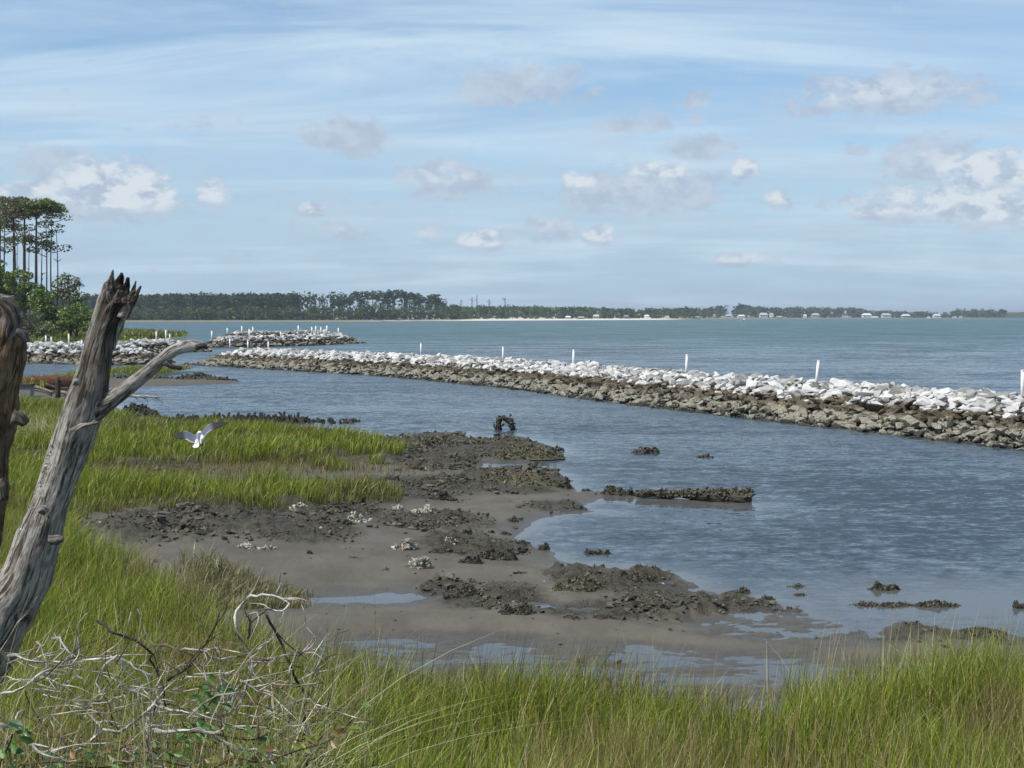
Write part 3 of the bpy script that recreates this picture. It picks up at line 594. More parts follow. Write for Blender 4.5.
# ------------------------------------------------------------------ oyster clumps and mud lumps
DARK = ([(.045, .042, .032), (.075, .070, .052), (.135, .125, .095)], (.5, .35, .15)); OLV = ([(.085, .078, .048), (.115, .108, .062), (.165, .150, .11), (.035, .032, .024), (.13, .11, .085)], (.25, .25, .12, .2, .2)); PALE = ([(.44, .42, .35), (.30, .28, .22), (.10, .09, .07)], (.5, .3, .2))
def clump(name, px, pb, w, h, tone, label, cat, water=False, grp=None, spiky=.5, deep=.8):
    g = P(px, pb, 0.01) if water else ground_at(px, pb); D = g[1]; wm = w * D / F; hm = h * D / F * (.9 if not water else 1.0); dp = max(wm * .35, hm * deep); c = g + np.array([0, dp * .5, 0])
    pal = {'d': DARK, 'o': OLV, 'p': PALE}[tone]; hm = max(.05, hm - dp * .25 * 4 / D) if h < w else hm
    # core mound
    na, nr = max(14, int(w * .9)), 8; A, Rr = np.meshgrid(np.linspace(0, 2 * np.pi, na, endpoint=False), np.linspace(1, 0.02, nr))
    sd_ = int(px * 7 + pb); wob = 1 + .25 * fbm(np.cos(A) * 2, np.sin(A) * 2, None, sd_, 2)
    X = c[0] + np.cos(A) * Rr * wm / 2 * wob; Y = c[1] + np.sin(A) * Rr * dp / 2 * wob
    prof_ = (1 - Rr ** 3.2); nz = fbm(X * 2.2 / max(wm, .3) * 1.6, Y * 3, None, sd_ + 3, 3); fine = fbm(X * 12, Y * 12, None, sd_ + 5, 3)
    Z = c[2] - .03 + hm * prof_ * (.55 + .75 * nz + .35 * fine)
    V = np.stack([X, Y, Z], -1).reshape(-1, 3); i = np.arange(nr - 1)[:, None] * na; j = np.arange(na)[None]; Q = np.stack([i + j, i + (j + 1) % na, i + na + (j + 1) % na, i + na + j], -1).reshape(-1, 4)
    root = empty(name, (g[0], c[1], g[2]), label, cat, grp); mb = MB(); cc = np.array(pal[0][min(1, len(pal[0]) - 1)])
    mb.add(V, Q=Q, col=cc * .8); mb.build('mound', M_crust, root)
    mb = MB(); n = int(min(900, 30 + w * h * 1.1)); a = rng.uniform(0, 2 * np.pi, n); r = np.sqrt(rng.uniform(0, 1, n)) * .98; wb = 1 + .25 * fbm(np.cos(a) * 2, np.sin(a) * 2, None, sd_, 2)
    X = c[0] + np.cos(a) * r * wm / 2 * wb; Y = c[1] + np.sin(a) * r * dp / 2 * wb; Z = c[2] - .03 + hm * (1 - r ** 3.2) * (.58 + .75 * fbm(X * 2.2 / max(wm, .3) * 1.6, Y * 3, None, sd_ + 3, 3) + .35 * fbm(X * 12, Y * 12, None, sd_ + 5, 3))
    shards(mb, np.stack([X, Y, Z], -1), np.clip(2.2 * D / F * (1.7 if tone == 'p' else 1.1), .025, .14) * np.clip(rng.gamma(3.0, .36, n), .3, 1.55), pal[0], pal[1], spiky); o = mb.build('shell_crust', M_shell if tone == 'p' else M_crust, root); o['kind'] = 'stuff'
    return root
OC, ML = 'oyster_clump', 'mud_mound'
spec = [
 (ML, 431, 447, 62, 15, 'o', 'broad shaggy olive mound at the far edge of the mud beside the grass tip', 'mound', 0), (ML, 522, 459, 84, 22, 'o', 'large shaggy olive mound at the far tip of the mud, below the oyster arch', 'mound', 0),
 (OC, 555, 450, 16, 6, 'd', 'small dark clump at the very end of the far mud tip', 'oyster clump', 0), (OC, 462, 463, 27, 11, 'd', 'dark clump at the head of the small far inlet', 'oyster clump', 0), (ML, 518, 485, 100, 17, 'o', 'long green topped ridge of clotted mud reaching towards the dark block', 'mound', 0),
 (OC, 565, 489, 15, 16, 'd', 'upright dark block at the waterline, end of the green topped ridge', 'oyster clump', 0), (OC, 586, 491, 11, 4, 'd', 'flat dark stone by itself on the mud spit', 'oyster clump', 0), (OC, 613, 495, 25, 16, 'd', 'rounded crusted boulder at the left end of the oyster covered beam', 'oyster clump', 0), (OC, 628, 496, 20, 11, 'd', 'lower crusted boulder between the round one and the beam', 'oyster clump', 0),
 (OC, 443, 500, 26, 14, 'd', 'blackest hollowed clump on the mud, right of the second grass bed', 'oyster clump', 0), (OC, 424, 514, 33, 11, 'p', 'pale shell heap just under the black hollowed clump', 'shell heap', 0), (OC, 398, 510, 12, 5, 'p', 'small pale shell lump at the tip of the second grass bed', 'shell heap', 0), (OC, 459, 519, 15, 7, 'd', 'small dark clump right of the pale shell heap under the hollowed clump', 'oyster clump', 0),
 (ML, 421, 530, 44, 12, 'o', 'olive crusted ridge in the middle of the mud', 'mound', 0), (OC, 513, 522, 10, 8, 'd', 'pointed small clump above the curved water edge', 'oyster clump', 0), (OC, 467, 535, 12, 11, 'd', 'upright clump, left one of three small ones in mid mud', 'oyster clump', 0), (OC, 491.5, 533, 8, 6, 'd', 'smallest of three small clumps in mid mud', 'oyster clump', 0), (OC, 506, 535, 11, 8, 'd', 'right one of three small clumps, nearest the curved water edge', 'oyster clump', 0),
 (OC, 404, 550, 21, 13, 'p', 'pale oyster heap with angled shells, upper one above the brightest', 'shell heap', 0), (OC, 420, 569, 24, 14, 'p', 'brightest pale oyster heap alone on smooth mud', 'shell heap', 0), (OC, 451, 543, 13, 7, 'p', 'faint pale shells on the dark rubble in mid mud', 'shell heap', 0), (ML, 497, 560, 42, 18, 'd', 'large dark lumpy ridge end left of the curved water edge', 'mound', 0), (OC, 471, 564, 24, 13, 'd', 'dark clump with pale shell edges under the lumpy ridge', 'oyster clump', 0), (ML, 447, 553, 34, 10, 'd', 'dark rubble ridge between pale heaps and lumpy ridge', 'mound', 0),
 (OC, 524, 544, 15, 9, 'd', 'jagged clump standing at the curved water edge', 'oyster clump', 0), (OC, 544, 550, 15, 9, 'd', 'smooth round clump right of the jagged one at the curved water edge', 'oyster clump', 0), (OC, 598, 554, 27, 8, 'd', 'small oyster islet in the calm water near the curved edge', 'oyster clump', 1), (OC, 601, 568, 8, 6, 'd', 'tiny dark nub at the water edge above the big olive mound', 'oyster clump', 0),
 (OC, 520, 574, 16, 7, 'd', 'cluster of small upright nubs on smooth mud', 'oyster clump', 0), (ML, 581, 592, 60, 22, 'o', 'big rounded olive mound of clotted mud right of centre', 'mound', 0), (ML, 638, 582, 48, 16, 'd', 'dark hollowed mound right beside the big rounded olive one', 'mound', 0), (OC, 461, 598, 38, 16, 'd', 'craggy dark clump above the wet pools, left one of a pair', 'oyster clump', 0), (OC, 515, 615, 38, 22, 'd', 'craggy dark block above the wet pools, right one of a pair', 'oyster clump', 0),
 (OC, 740, 594, 27, 8, 'd', 'low dark hump near the right tip of the mud', 'oyster clump', 0), (OC, 768, 600, 14, 9, 'd', 'small rounded hump at the right tip of the mud', 'oyster clump', 0), (OC, 886, 590, 31, 12, 'd', 'higher oyster islet in the calm water at right', 'oyster clump', 1), (OC, 885, 607, 62, 8, 'd', 'left half of the long low islet at right', 'oyster clump', 1), (OC, 938, 607, 48, 11, 'd', 'right half of the long low islet at right', 'oyster clump', 1), (OC, 1021, 608, 14, 10, 'd', 'dark lump in the water cut by the right frame edge', 'oyster clump', 1),
 (OC, 798, 587, 20, 3.5, 'd', 'two thin flakes of mud just off the right tip', 'oyster clump', 1), (OC, 800, 595, 13, 4, 'd', 'thin flake nearest the right tip of the mud', 'oyster clump', 1), (OC, 253, 551, 40, 10, 'p', 'long flat pale shell patch at left below the grey dome', 'shell heap', 0), (OC, 309.5, 554, 7, 5, 'd', 'square dark nub right of the long pale shell patch', 'oyster clump', 0), (OC, 321, 560, 13, 4, 'd', 'flat dark scraps below the square dark nub', 'oyster clump', 0),
 (OC, 292, 571, 15, 5, 'd', 'flat dark clump above the stubby creek side plants', 'oyster clump', 0), (OC, 350, 558, 22, 4, 'd', 'thin line of dark scraps on smooth mud at left', 'oyster clump', 0), (OC, 386, 571, 12, 3, 'd', 'thin dark scrap left of the brightest pale heap', 'oyster clump', 0), (OC, 391, 480, 18, 6, 'd', 'dark hump painted as cavity shade at the right edge of the gap between grass beds', 'oyster clump', 0), (OC, 356, 522, 26, 10, 'p', 'pale shell heap at the foot of the second grass bed', 'shell heap', 0),  # the hump at the grass gap is a dark cavity's shade, put in as colour
 (OC, 299, 510, 14, 9, 'p', 'two grey white stones at the foot of the second grass bed', 'shell heap', 0), (OC, 90, 532, 12, 6, 'd', 'small lump left of the grey dome beside the trunk', 'oyster clump', 0), (ML, 645, 602, 60, 10, 'o', 'low clotted ridge below the dark hollowed mound', 'mound', 0), (ML, 590, 622, 66, 9, 'd', 'low dark broken ridge just above the wet pools', 'mound', 0), (OC, 706, 457.5, 16, 4, 'd', 'tiny reef breaking the open water, lower right of the bigger one', 'oyster clump', 1), (OC, 647, 453.5, 30, 8, 'd', 'small jagged reef breaking the open water right of centre', 'oyster clump', 1), (OC, 986, 633, 46, 8, 'd', 'low brown hump of mud above the tall grass at far right', 'mud mound', 0)]
for (nm, a, b, w, h, t, lb, ct, wa_) in spec: clump(nm, a, b, w, h, t, lb, ct, bool(wa_))
# oyster-covered beam running out into the water
b0, b1 = P(636, 499, 0), P(752, 502, 0); root = empty('crusted_beam', (b0 + b1) / 2, 'straight beam thickly crusted with oysters running out into the water', 'beam'); mb = MB()
pts = [b0 + (b1 - b0) * t + np.array([0, 0, .09 + .04 * math.sin(t * 5)]) for t in np.linspace(0, 1, 14)]
mb.tube(pts, [.05, .09, .06, .10, .09, .07, .08, .11, .13, .15, .14, .16, .17, .14], 14, 3, .55, 3.2, col=(.06, .055, .042), seed=5); mb.build('beam', M_crust, root)
mb = MB(); n = 1500; t = rng.uniform(0, 1, n); a = rng.uniform(-.3, 3.4, n); rr = .07 + .09 * t + .07 * fbm(t * 30, a * 2, None, 4, 3); q = b0 + (b1 - b0) * t[:, None]
shards(mb, q + np.stack([np.zeros(n), np.cos(a) * rr, .10 + np.sin(a) * rr], -1), (.06 * np.clip(rng.gamma(3.0, .36, n), .3, 1.7)), *OLV); o = mb.build('shell_crust', M_crust, root); o['kind'] = 'stuff'
# oyster arch
D = P(505, 430)[1]; root = empty('oyster_arch', P(505, 430), 'small dark arch of oysters standing in open water at centre', 'oyster clump'); mb = MB(); ap = [PD(a, b, D) for a, b in ((497.5, 431), (498.5, 424), (499, 419.5), (503, 417.8), (507, 420.5), (510, 421), (512, 426), (514, 431))]
mb.tube(ap, [.09, .10, .11, .07, .06, .12, .09, .05], 10, 3, .5, 6, col=(.04, .036, .027), seed=2); mb.build('core', M_crust, root)
mb = MB(); ac, ar = catmull(np.array(ap), np.array([.09, .11, .12, .08, .07, .13, .1, .06]), 30); ac = ac + rng.normal(0, .055, ac.shape); shards(mb, ac, .10, *DARK); mb.build('shell_crust', M_crust, root)['kind'] = 'stuff'
# row of eroded stubs
mb = MB(); root = empty('stub_row', P(250, 422), 'row of short black oyster crusted stubs behind the far grass bed', 'oyster row')
for i in range(210):
    u = i / 209; a = 161 + 199 * u + random.uniform(-1, 1); b = 421.5 + 1.2 * u; dens = 1 if u < .76 else .35
    if random.random() > dens + .1: continue
    q = P(a, b + random.uniform(-1.5, 1.2), 0); h = random.uniform(.10, .32) * (1 if u < .74 else .55) * (1.15 if .25 < u < .7 else .8)
    mb2 = MB(); mb2.tube([q - (0, 0, .1), q + (random.uniform(-.05, .05), 0, h * .6), q + (random.uniform(-.09, .09), random.uniform(-.05, .05), h)], [.075, .06, .03], 5, 2, .6, 7, col=np.array((.03, .026, .02)) * random.uniform(.7, 1.8), seed=i); mb2.build('stub', M_crust, root)
# loose pale shells and crumbs of mud over the flat
def clods(mb, X, Y, Z, size, cols, pr, sink=.2):
    """angular lumps of clay, each a small closed hull, half sunk"""
    n = len(X); size = np.broadcast_to(size, (n,)); vi = rng.integers(0, len(HULLS), n); cc = np.array(cols)[rng.choice(len(cols), n, p=np.array(pr) / sum(pr))] * rng.uniform(.7, 1.3, (n, 1))
    for q in range(len(HULLS)):
        k = np.where(vi == q)[0]; v, t = HULLS[q]; m = len(v)
        if not len(k): continue
        a = rng.uniform(0, 6.28, len(k)); ca, sa = np.cos(a)[:, None], np.sin(a)[:, None]; sx = (size[k] * rng.uniform(.8, 1.6, len(k)))[:, None]; sy = (size[k] * rng.uniform(.7, 1.2, len(k)))[:, None]; sz = (size[k] * rng.uniform(.6, 1.2, len(k)))[:, None]
        x0, y0, z0 = v[None, :, 0] * sx, v[None, :, 1] * sy, v[None, :, 2] * sz
        V = np.stack([x0 * ca - y0 * sa + X[k][:, None], x0 * sa + y0 * ca + Y[k][:, None], z0 + (Z[k] + size[k] * sink)[:, None]], -1); mb.add(V.reshape(-1, 3), (np.arange(len(k))[:, None, None] * m + t[None]).reshape(-1, 3), col=np.repeat(cc[k], m, 0))
mb = MB(); N_ = 80000; x = rng.uniform(-9, 7, N_); y = 12.6 * (42 / 12.6) ** rng.uniform(0, 1, N_); h_, s_, t_, l_ = H(x, y); cl = fbm(x * 1.1, y * .9, None, 177, 4)
k = (s_ > .05) & (t_ < .35) & (h_ > .01) & (rng.uniform(0, 1, N_) < .004 + .02 * sstep(cl, .1, .4) + .42 * l_ * sstep(cl, -.1, .22)); x, y, h_, l_, cl = x[k], y[k], h_[k], l_[k], cl[k]; n = len(x)
clods(mb, x, y, h_, np.clip(rng.gamma(1.8, .028, n) + .03, .03, .20) * (.65 + .5 * sstep(cl, 0, .35)) * np.clip(y / 24, .75, 1.35), [(.095, .084, .064), (.065, .058, .043), (.125, .11, .085), (.040, .036, .027), (.10, .098, .055)], (.32, .25, .18, .15, .10))
o = mb.build('mud_clods', M_crust); tag(o, 'broken dark clods of clay and oyster over the rough parts of the flat', 'mud clods', None, 'stuff')
mb = MB(); N_ = 120000; x = rng.uniform(-9, 7, N_); y = 12.6 * (42 / 12.6) ** rng.uniform(0, 1, N_); h_, s_, t_, l_ = H(x, y); cl = fbm(x * 1.3, y * 1.3, None, 77, 4)
k = (s_ > .1) & (t_ < .3) & (h_ > .015) & (rng.uniform(0, 1, N_) < .012 + .05 * sstep(cl, .05, .4) + .62 * l_ * sstep(cl, -.25, .2) * .75); x, y, h_, l_ = x[k], y[k], h_[k], l_[k]; n = len(x)
shards(mb, np.stack([x, y, h_], -1), np.clip(rng.gamma(1.6, .016, n) + .014, .01, .07) * (.7 + .4 * l_) * np.clip(y / 22, .7, 1.6), [(.04, .036, .028), (.075, .068, .05), (.12, .105, .08), (.38, .36, .30)], (.32, .32, .33, .02), .35); o = mb.build('shell_litter', M_crust); tag(o, 'loose shell bits and dark mud crumbs strewn over the flat', 'shell litter', None, 'stuff')
# ------------------------------------------------------------------ left bank across the first cove: mud strip, slab, log, debris
def island(name, pxs, topz, mat, kind, label=None, cat=None, col=(.1, .1, .1), nz=.05, res=(50, 14), seed=1, flat=2.0):
    pts = np.array(wp(pxs, 0)); c = pts.mean(0); lo, hi = pts.min(0), pts.max(0); X, Y = np.meshgrid(np.linspace(lo[0] - .4, hi[0] + .4, res[0]), np.linspace(lo[1] - .4, hi[1] + .4, res[1]))
    s = poly_sd(X, Y, [tuple(q) for q in pts]) + .3 * fbm(X * .7, Y * .4, None, seed, 3); Z = np.where(s > 0, topz * sstep(s, -.1, flat) + nz * (fbm(X * 1.8, Y * 1.8, None, seed + 2, 4) * sstep(s, 0, .8)), -.3 * sstep(-s, 0, .8) )
    cc = np.ones((X.size, 4)); cc[:, :3] = np.array(col) * (1 + .3 * fbm(X.ravel() * 2, Y.ravel() * 2, None, seed + 4, 3))[:, None]
    o = mesh_np(name, np.stack([X, Y, Z], -1).reshape(-1, 3), fan_quads(res[1], res[0]), mat, None, {'col': ('FLOAT_COLOR', cc), 'turf': ('FLOAT', np.zeros(X.size)), 'lump': ('FLOAT', np.full(X.size, .25))}, True, org=(c[0], c[1], 0))
    return tag(o, label, cat, None, kind), (lambda x, y: np.where((q_ := poly_sd(x, y, [tuple(q) for q in pts])) > 0, topz * sstep(q_, -.1, flat), -1))
island('mud_strip_ground', [(-200, 380), (100, 378), (180, 378), (215, 380), (245, 381), (235, 384), (180, 386), (110, 388), (60, 391), (-120, 398)], .14, M_ground, 'structure', seed=3)
mb = MB()
def grasson(pxs, hfun, dens, h, w, pal, target, segs=2):
    x, y = scatter(wp(pxs, 0), dens, 0, .3, 5); z = hfun(x, y); k = z > -.5; blades(target, x[k], y[k], z[k], h * rng.uniform(.6, 1.2, k.sum()), w, pal, segs=segs)
# dark oyster bank on the strip, green behind it at left
for (a, b, w, h, lb) in ((200, 381.5, 62, 8, 'dark crusted bank at the tip of the mud strip below the branch'), (140, 381, 60, 8, 'dark crusted bank against the right side of the trunk'), (70, 381, 60, 6, 'dark crusted edge between red log and trunk')): clump('oyster_bank', a, b, w, h, 'd', lb, 'oyster bank', True)
x = rng.uniform(P(95, 376)[0], P(165, 376)[0], 2600); y = rng.uniform(P(0, 376.5)[1], P(0, 371)[1], 2600); blades(mb, x, y, np.full(2600, .18), .35 * rng.uniform(.5, 1.2, 2600), .06, gre + oli, segs=2)
x = rng.uniform(P(0, 392)[0], P(40, 392)[0], 1800); y = rng.uniform(66, 78, 1800); blades(mb, x, y, np.full(1800, .2), .55 * rng.uniform(.5, 1.3, 1800), .06, gre, segs=2)
o = mb.build('bank_grass', M_grass); tag(o, 'green grass tufts on the strip behind the trunk', 'marsh grass', None, 'stuff')
clump('mud_mound', 137, 416.5, 46, 13, 'd', 'flat topped grey mud slab at the corner of the grass beside the trunk', 'mound', False)
D = 67; root = empty('fallen_log', PD(48, 392, D), 'thick reddish brown rotting log lying on the shore at left', 'log'); mb = MB()
mb.tube([PD(a, b, D) for a, b in ((20, 381), (30, 382.5), (50, 383), (68, 382.5), (76, 381))], [.16, .36, .44, .40, .18], 16, 5, .30, 1.5, col=(.17, .082, .048), seed=4); mb.build('trunk', M_wood, root, True)
mb = MB(); mb.tube([PD(a, b, D - .2) for a, b in ((20, 390.5), (50, 391), (78, 390))], [.12, .16, .1], 8, 3, .3, 3, col=(.06, .05, .045), seed=4); mb.build('log_shade', M_wood, root, True)  # dark strip standing in for the shade under the log
D = 58; b = PD(58, 398, D); root = empty('mooring_post', b, 'short dark wooden post standing behind the grass left of the trunk', 'post'); mb = MB(); mb.tube([b, PD(58, 388, D), PD(58, 377, D)], [.13, .12, .11], 8, 2, .2, 3, col=(.10, .085, .075)); mb.build('post', M_wood, root, True)
mb = MB(); mb.tube([PD(58, 379.5, D - .12), PD(62, 381.5, D - .12)], .05, 6, col=(.06, .05, .04)); mb.build('bracket', M_wood, root)
D = 60; c = PD(23, 391, D); root = empty('concrete_block', (c[0], c[1], c[2] - .35), 'pale block with dark top between the two dead trees', 'block'); mb = MB(); mb.box(c + (0, 0, -.05), (.85, .6, .5), .1, (.25, .25, .24)); mb.build('block', M_crust, root); mb = MB(); mb.box(c + (0, 0, .28), (.95, .7, .14), .1, (.05, .045, .04)); mb.build('slab', M_crust, root)
D = 61; root = empty('driftwood', PD(45, 392, D), 'bleached driftwood pile beside the short dark post', 'driftwood')
for pl, r, cc in (([(31, 386), (40, 388), (54, 393)], .07, (.5, .45, .38)), ([(30, 389), (42, 391), (52, 395)], .06, (.32, .28, .24)), ([(46, 384), (58, 388), (71, 388)], .06, (.16, .13, .11)), ([(60, 392), (66, 393), (72, 397)], .08, (.42, .40, .38)), ([(33, 384.5), (36, 388)], .05, (.45, .33, .25))):
    mb = MB(); mb.tube([PD(a, b, D) for a, b in pl], r, 7, 3, .25, 4, col=cc); mb.build('branch', M_wood, root, True)
D = 54; root = empty('driftwood', PD(140, 399, D), 'single bleached branch sticking out right of the trunk over the water', 'driftwood'); mb = MB()
mb.tube([PD(a, b, D) for a, b in ((105, 393), (132, 396), (148, 396.5), (160, 397.5))], [.06, .06, .05, .03], 7, 3, .2, 3, col=(.62, .57, .50)); mb.build('branch', M_wood, root, True)
for pl in ([(140, 396.5), (146, 399), (148, 402.5)], [(152, 397), (158, 399), (163, 403)], [(134, 396.5), (138, 399.5)]): mb = MB(); mb.tube([PD(a, b, D) for a, b in pl], .018, 5, 2, col=(.3, .26, .22)); mb.build('twig', M_wood, root)
# ------------------------------------------------------------------ left point with pines
def land(name, poly, topz, seed, col=(.13, .13, .05), slope=4.0, res=(90, 60), pos_=None):
    p = np.array(poly); lo, hi = p.min(0), p.max(0); X, Y = np.meshgrid(np.linspace(lo[0] - 2, hi[0] + 2, res[0]), np.linspace(lo[1] - 2, hi[1] + 2, res[1])); s = poly_sd(X, Y, poly) + slope * .4 * fbm(X / slope * .4, Y / slope * .4, None, seed, 3)
    Z = np.where(s > 0, topz * sstep(s, -.5, slope * 2), -.4); cc = np.ones((X.size, 4)); cc[:, :3] = np.array(col)
    o = mesh_np(name, np.stack([X, Y, Z], -1).reshape(-1, 3), fan_quads(res[1], res[0]), M_paint, None, {'col': ('FLOAT_COLOR', cc)}, True); o['kind'] = 'structure'; return o
pt = [tuple(P(a, b, 0)[:2]) for a, b in ((-300, 347), (-60, 347), (60, 345), (110, 343), (150, 342), (190, 338), (186, 335), (140, 332.5), (100, 331), (60, 330.5), (-300, 330))]
land('marsh_point_ground', pt, .55, 4)
mb = MB(); x, y = scatter(pt, 1.4, .5, 2, 6); zz = np.full(len(x), .35); blades(mb, x, y, zz, .8 * rng.uniform(.5, 1.3, len(x)), .42, [(.13, .16, .03, 3), (.17, .19, .04, 2), (.19, .16, .06, 1)], segs=2, lean=.3); o = mb.build('point_grass', M_grass); tag(o, 'yellow green marsh grass on the low point behind the breakwaters', 'marsh grass', None, 'stuff')
def leafcloud(mb, centers, radii, n, size, pal, flat=1.0):
    """n small quads through ellipsoidal clumps"""
    centers = np.array(centers); radii = np.array(radii); w = radii.prod(1) ** (2 / 3); ci = rng.choice(len(centers), n, p=w / w.sum())
    d = rng.normal(0, 1, (n, 3)); d /= np.linalg.norm(d, axis=1)[:, None]; r = rng.uniform(.45, 1.0, n)[:, None] ** .6
    p = centers[ci] + d * r * radii[ci]; a = rng.normal(0, 1, (n, 3)) + d * .6; a[:, 2] += .5; a /= np.linalg.norm(a, axis=1)[:, None]
    u = np.cross(a, rng.normal(0, 1, (n, 3))); u /= np.linalg.norm(u, axis=1)[:, None]; v = np.cross(a, u); s = size * rng.uniform(.5, 1.3, n)[:, None]
    V = np.stack([p - u * s, p + v * s * .6, p + u * s, p - v * s * .6], 1).reshape(-1, 3); pal = np.array(pal); cpal = pal[rng.choice(len(pal), len(centers), p=pal[:, 3] / pal[:, 3].sum())][:, :3]
    c = cpal[ci] * rng.uniform(.7, 1.3, (n, 1)); mb.add(V, Q=np.arange(n)[:, None] * 4 + np.arange(4)[None], col=np.repeat(c, 4, 0))
def pine(px, ytop, ybase, D, label, crown=None, lean=0, grp='tall pines on the left point', r=.28, pal=((.055, .075, .022, 3), (.085, .10, .03, 3), (.10, .085, .05, 2)), n=900, csz=.21, name='pine_tree', nlimb=7):
    b, t = PD(px, ybase, D), PD(px + lean, ytop, D); root = empty(name, b, label, 'tree', grp); mb = MB(); m = (b + t) / 2 + np.array([random.uniform(-.25, .25), 0, 0]); h = t[2] - b[2]
    mb.tube([b, m, t], [r * .82, r * .62, r * .25], 8, 5, .12, .6, col=(.115, .095, .085)); mb.build('trunk', M_wood, root, True); lm = MB(); cs, rs = [], []
    for i in range(nlimb):
        f = random.uniform(.60, .97) if crown else random.uniform(.45, .95); p0 = b + (t - b) * f; an = random.uniform(0, 6.28); L = (random.uniform(1.5, 3.4) if crown else random.uniform(.5, 1.4)) * h / 22
        p1 = p0 + np.array([math.cos(an) * L, math.sin(an) * L * .8, L * random.uniform(.25, .7)]); lm = MB(); lm.tube([p0, (p0 + p1) / 2 - (0, 0, .15), p1], [.08, .06, .03], 5, 2, col=(.115, .095, .085)); lm.build('limb', M_wood, root, True)
        if crown: cs.append(p1); rs.append([random.uniform(.9, 1.6), random.uniform(.9, 1.6), random.uniform(.35, .7)])
    if crown:
        for (cx_, cy_, rx, ry) in crown:
            for _ in range(max(6, int(rx * ry / 2.8))):
                ax_, ay_ = rng.uniform(-1, 1, 2); q = PD(cx_ + ax_ * rx, cy_ + ay_ * ry, D + random.uniform(-2.2, 2.2)); cs.append(q); rs.append(np.array([random.uniform(.5, 1.3), random.uniform(.5, 1.3), random.uniform(.22, .5)]) * D / 200 if D < 300 else [random.uniform(2, 5), random.uniform(2, 5), random.uniform(1, 2.4)])
        mb = MB(); leafcloud(mb, cs, rs, int(n * (1.9 if D < 300 else 1)), csz, pal); mb.build('crown', M_leaf, root)['kind'] = 'stuff'
GP = ((.085, .10, .04, 3), (.11, .12, .045, 3), (.14, .12, .075, 2)); BR = ((.13, .115, .075, 3), (.16, .14, .10, 2), (.09, .095, .045, 1)); GG = ((.11, .14, .035, 3), (.085, .11, .03, 2), (.15, .17, .04, 1))
pine(1, 200, 330, 205, 'pine at the left frame edge with ragged green crown', [(3, 206, 12, 6), (0, 222, 8, 9)], pal=GG); pine(13, 199, 330, 200, 'thick pine with brownish ragged crown, second of the row', [(14, 203, 14, 5), (12, 213, 10, 6), (11, 225, 6, 4)], r=.42, pal=BR, n=1300)
pine(24.5, 202, 330, 198, 'thick pine with dull crown between the brownish and the leaning topped pines', [(24, 204, 14, 4), (24, 213, 9, 5)], r=.40, pal=GP, n=1100); pine(36.5, 204, 331, 196, 'tallest right hand pine with a broad flat green crown', [(36, 203, 16, 3.5), (46, 207, 12, 3.5), (36, 213, 9, 5), (57, 209, 5, 2)], r=.36, pal=GG, n=1900)
pine(5, 206, 330, 215, 'thin pine just right of the frame edge one', [(7, 203, 6, 5)], r=.2, pal=GP, n=600)
pine(46, 215, 325, 203, 'slim pine with sparse crown under the broad flat crown', [(45, 209, 10, 3.5)], r=.17, pal=GP, n=520); pine(52, 214, 322, 205, 'slim pine with thin drooping top, second from the right end', [(53, 213, 6, 4)], r=.18, pal=BR, n=320)
for a, yt, lb, rr in ((29.5, 228, 'very thin bare pine between two thick ones', .12), (42, 245, 'short broken bare pine trunk in the gap', .18), (56.5, 231, 'bare pole like dead pine, last at the right', .17), (17.5, 235, 'thin bare trunk behind the brownish pine', .12)): pine(a, yt, 325, 201, lb, None, r=rr, name='dead_pine', nlimb=5)
def shrub(name, label, blobs_, D, pal, n, size, grp='shrubs under the pines', trunkc=(.10, .085, .07)):
    cx0 = sum(b[0] for b in blobs_) / len(blobs_); yb = 336; b = PD(cx0, yb, D); root = empty(name, b, label, 'shrub', grp); mb = MB(); cs, rs = [], []
    for (a, bb, rx, ry) in blobs_:
        k = max(5, int(rx * ry / 6)); sc_ = D / F
        q0 = PD(a, bb, D); mb.tube([b, (b + q0) / 2 + (random.uniform(-.4, .4), 0, 0), q0], [.14, .1, .05], 6, 2, col=trunkc)
        for _ in range(k):
            ax_, ay_ = rng.uniform(-1, 1), rng.uniform(-1, 1)
            if ax_ * ax_ + ay_ * ay_ > 1.1: continue
            cs.append(PD(a + ax_ * rx, bb + ay_ * ry, D + random.uniform(-1, 1) * rx * sc_ * .8)); u = random.uniform(.45, 1.35); rs.append([u, u, u * .6])
    mb.build('stem', M_wood, root, True); mb = MB(); leafcloud(mb, cs, rs, n, size, pal); mb.build('foliage', M_leaf, root)['kind'] = 'stuff'
BG = ((.115, .175, .025, 3), (.08, .13, .022, 3), (.16, .21, .035, 2)); DG = ((.06, .095, .022, 3), (.085, .13, .028, 2)); OV = ((.12, .14, .05, 2), (.09, .10, .04, 2), (.15, .15, .08, 1)); GY = ((.17, .155, .13, 2), (.11, .10, .085, 2), (.08, .09, .05, 1))
shrub('leafy_shrub', 'dark green bushy tree at the left frame edge under the pines', [(2, 280, 9, 18), (-8, 300, 14, 25)], 196, DG, 4200, .24); shrub('leafy_shrub', 'mid green bushy tree just right of the dark one', [(20, 282, 12, 12), (28, 296, 12, 12)], 194, BG, 4200, .22)
shrub('leafy_shrub', 'bright green round bush in the middle of the thicket', [(42, 305, 14, 14), (50, 318, 14, 12), (40, 325, 14, 8)], 190, BG, 4200, .24); shrub('leafy_shrub', 'open olive sapling with sparse twigs at the right of the thicket', [(68, 285, 9, 10), (60, 292, 8, 10), (80, 283, 5, 5), (74, 300, 10, 12)], 193, OV, 1500, .22)
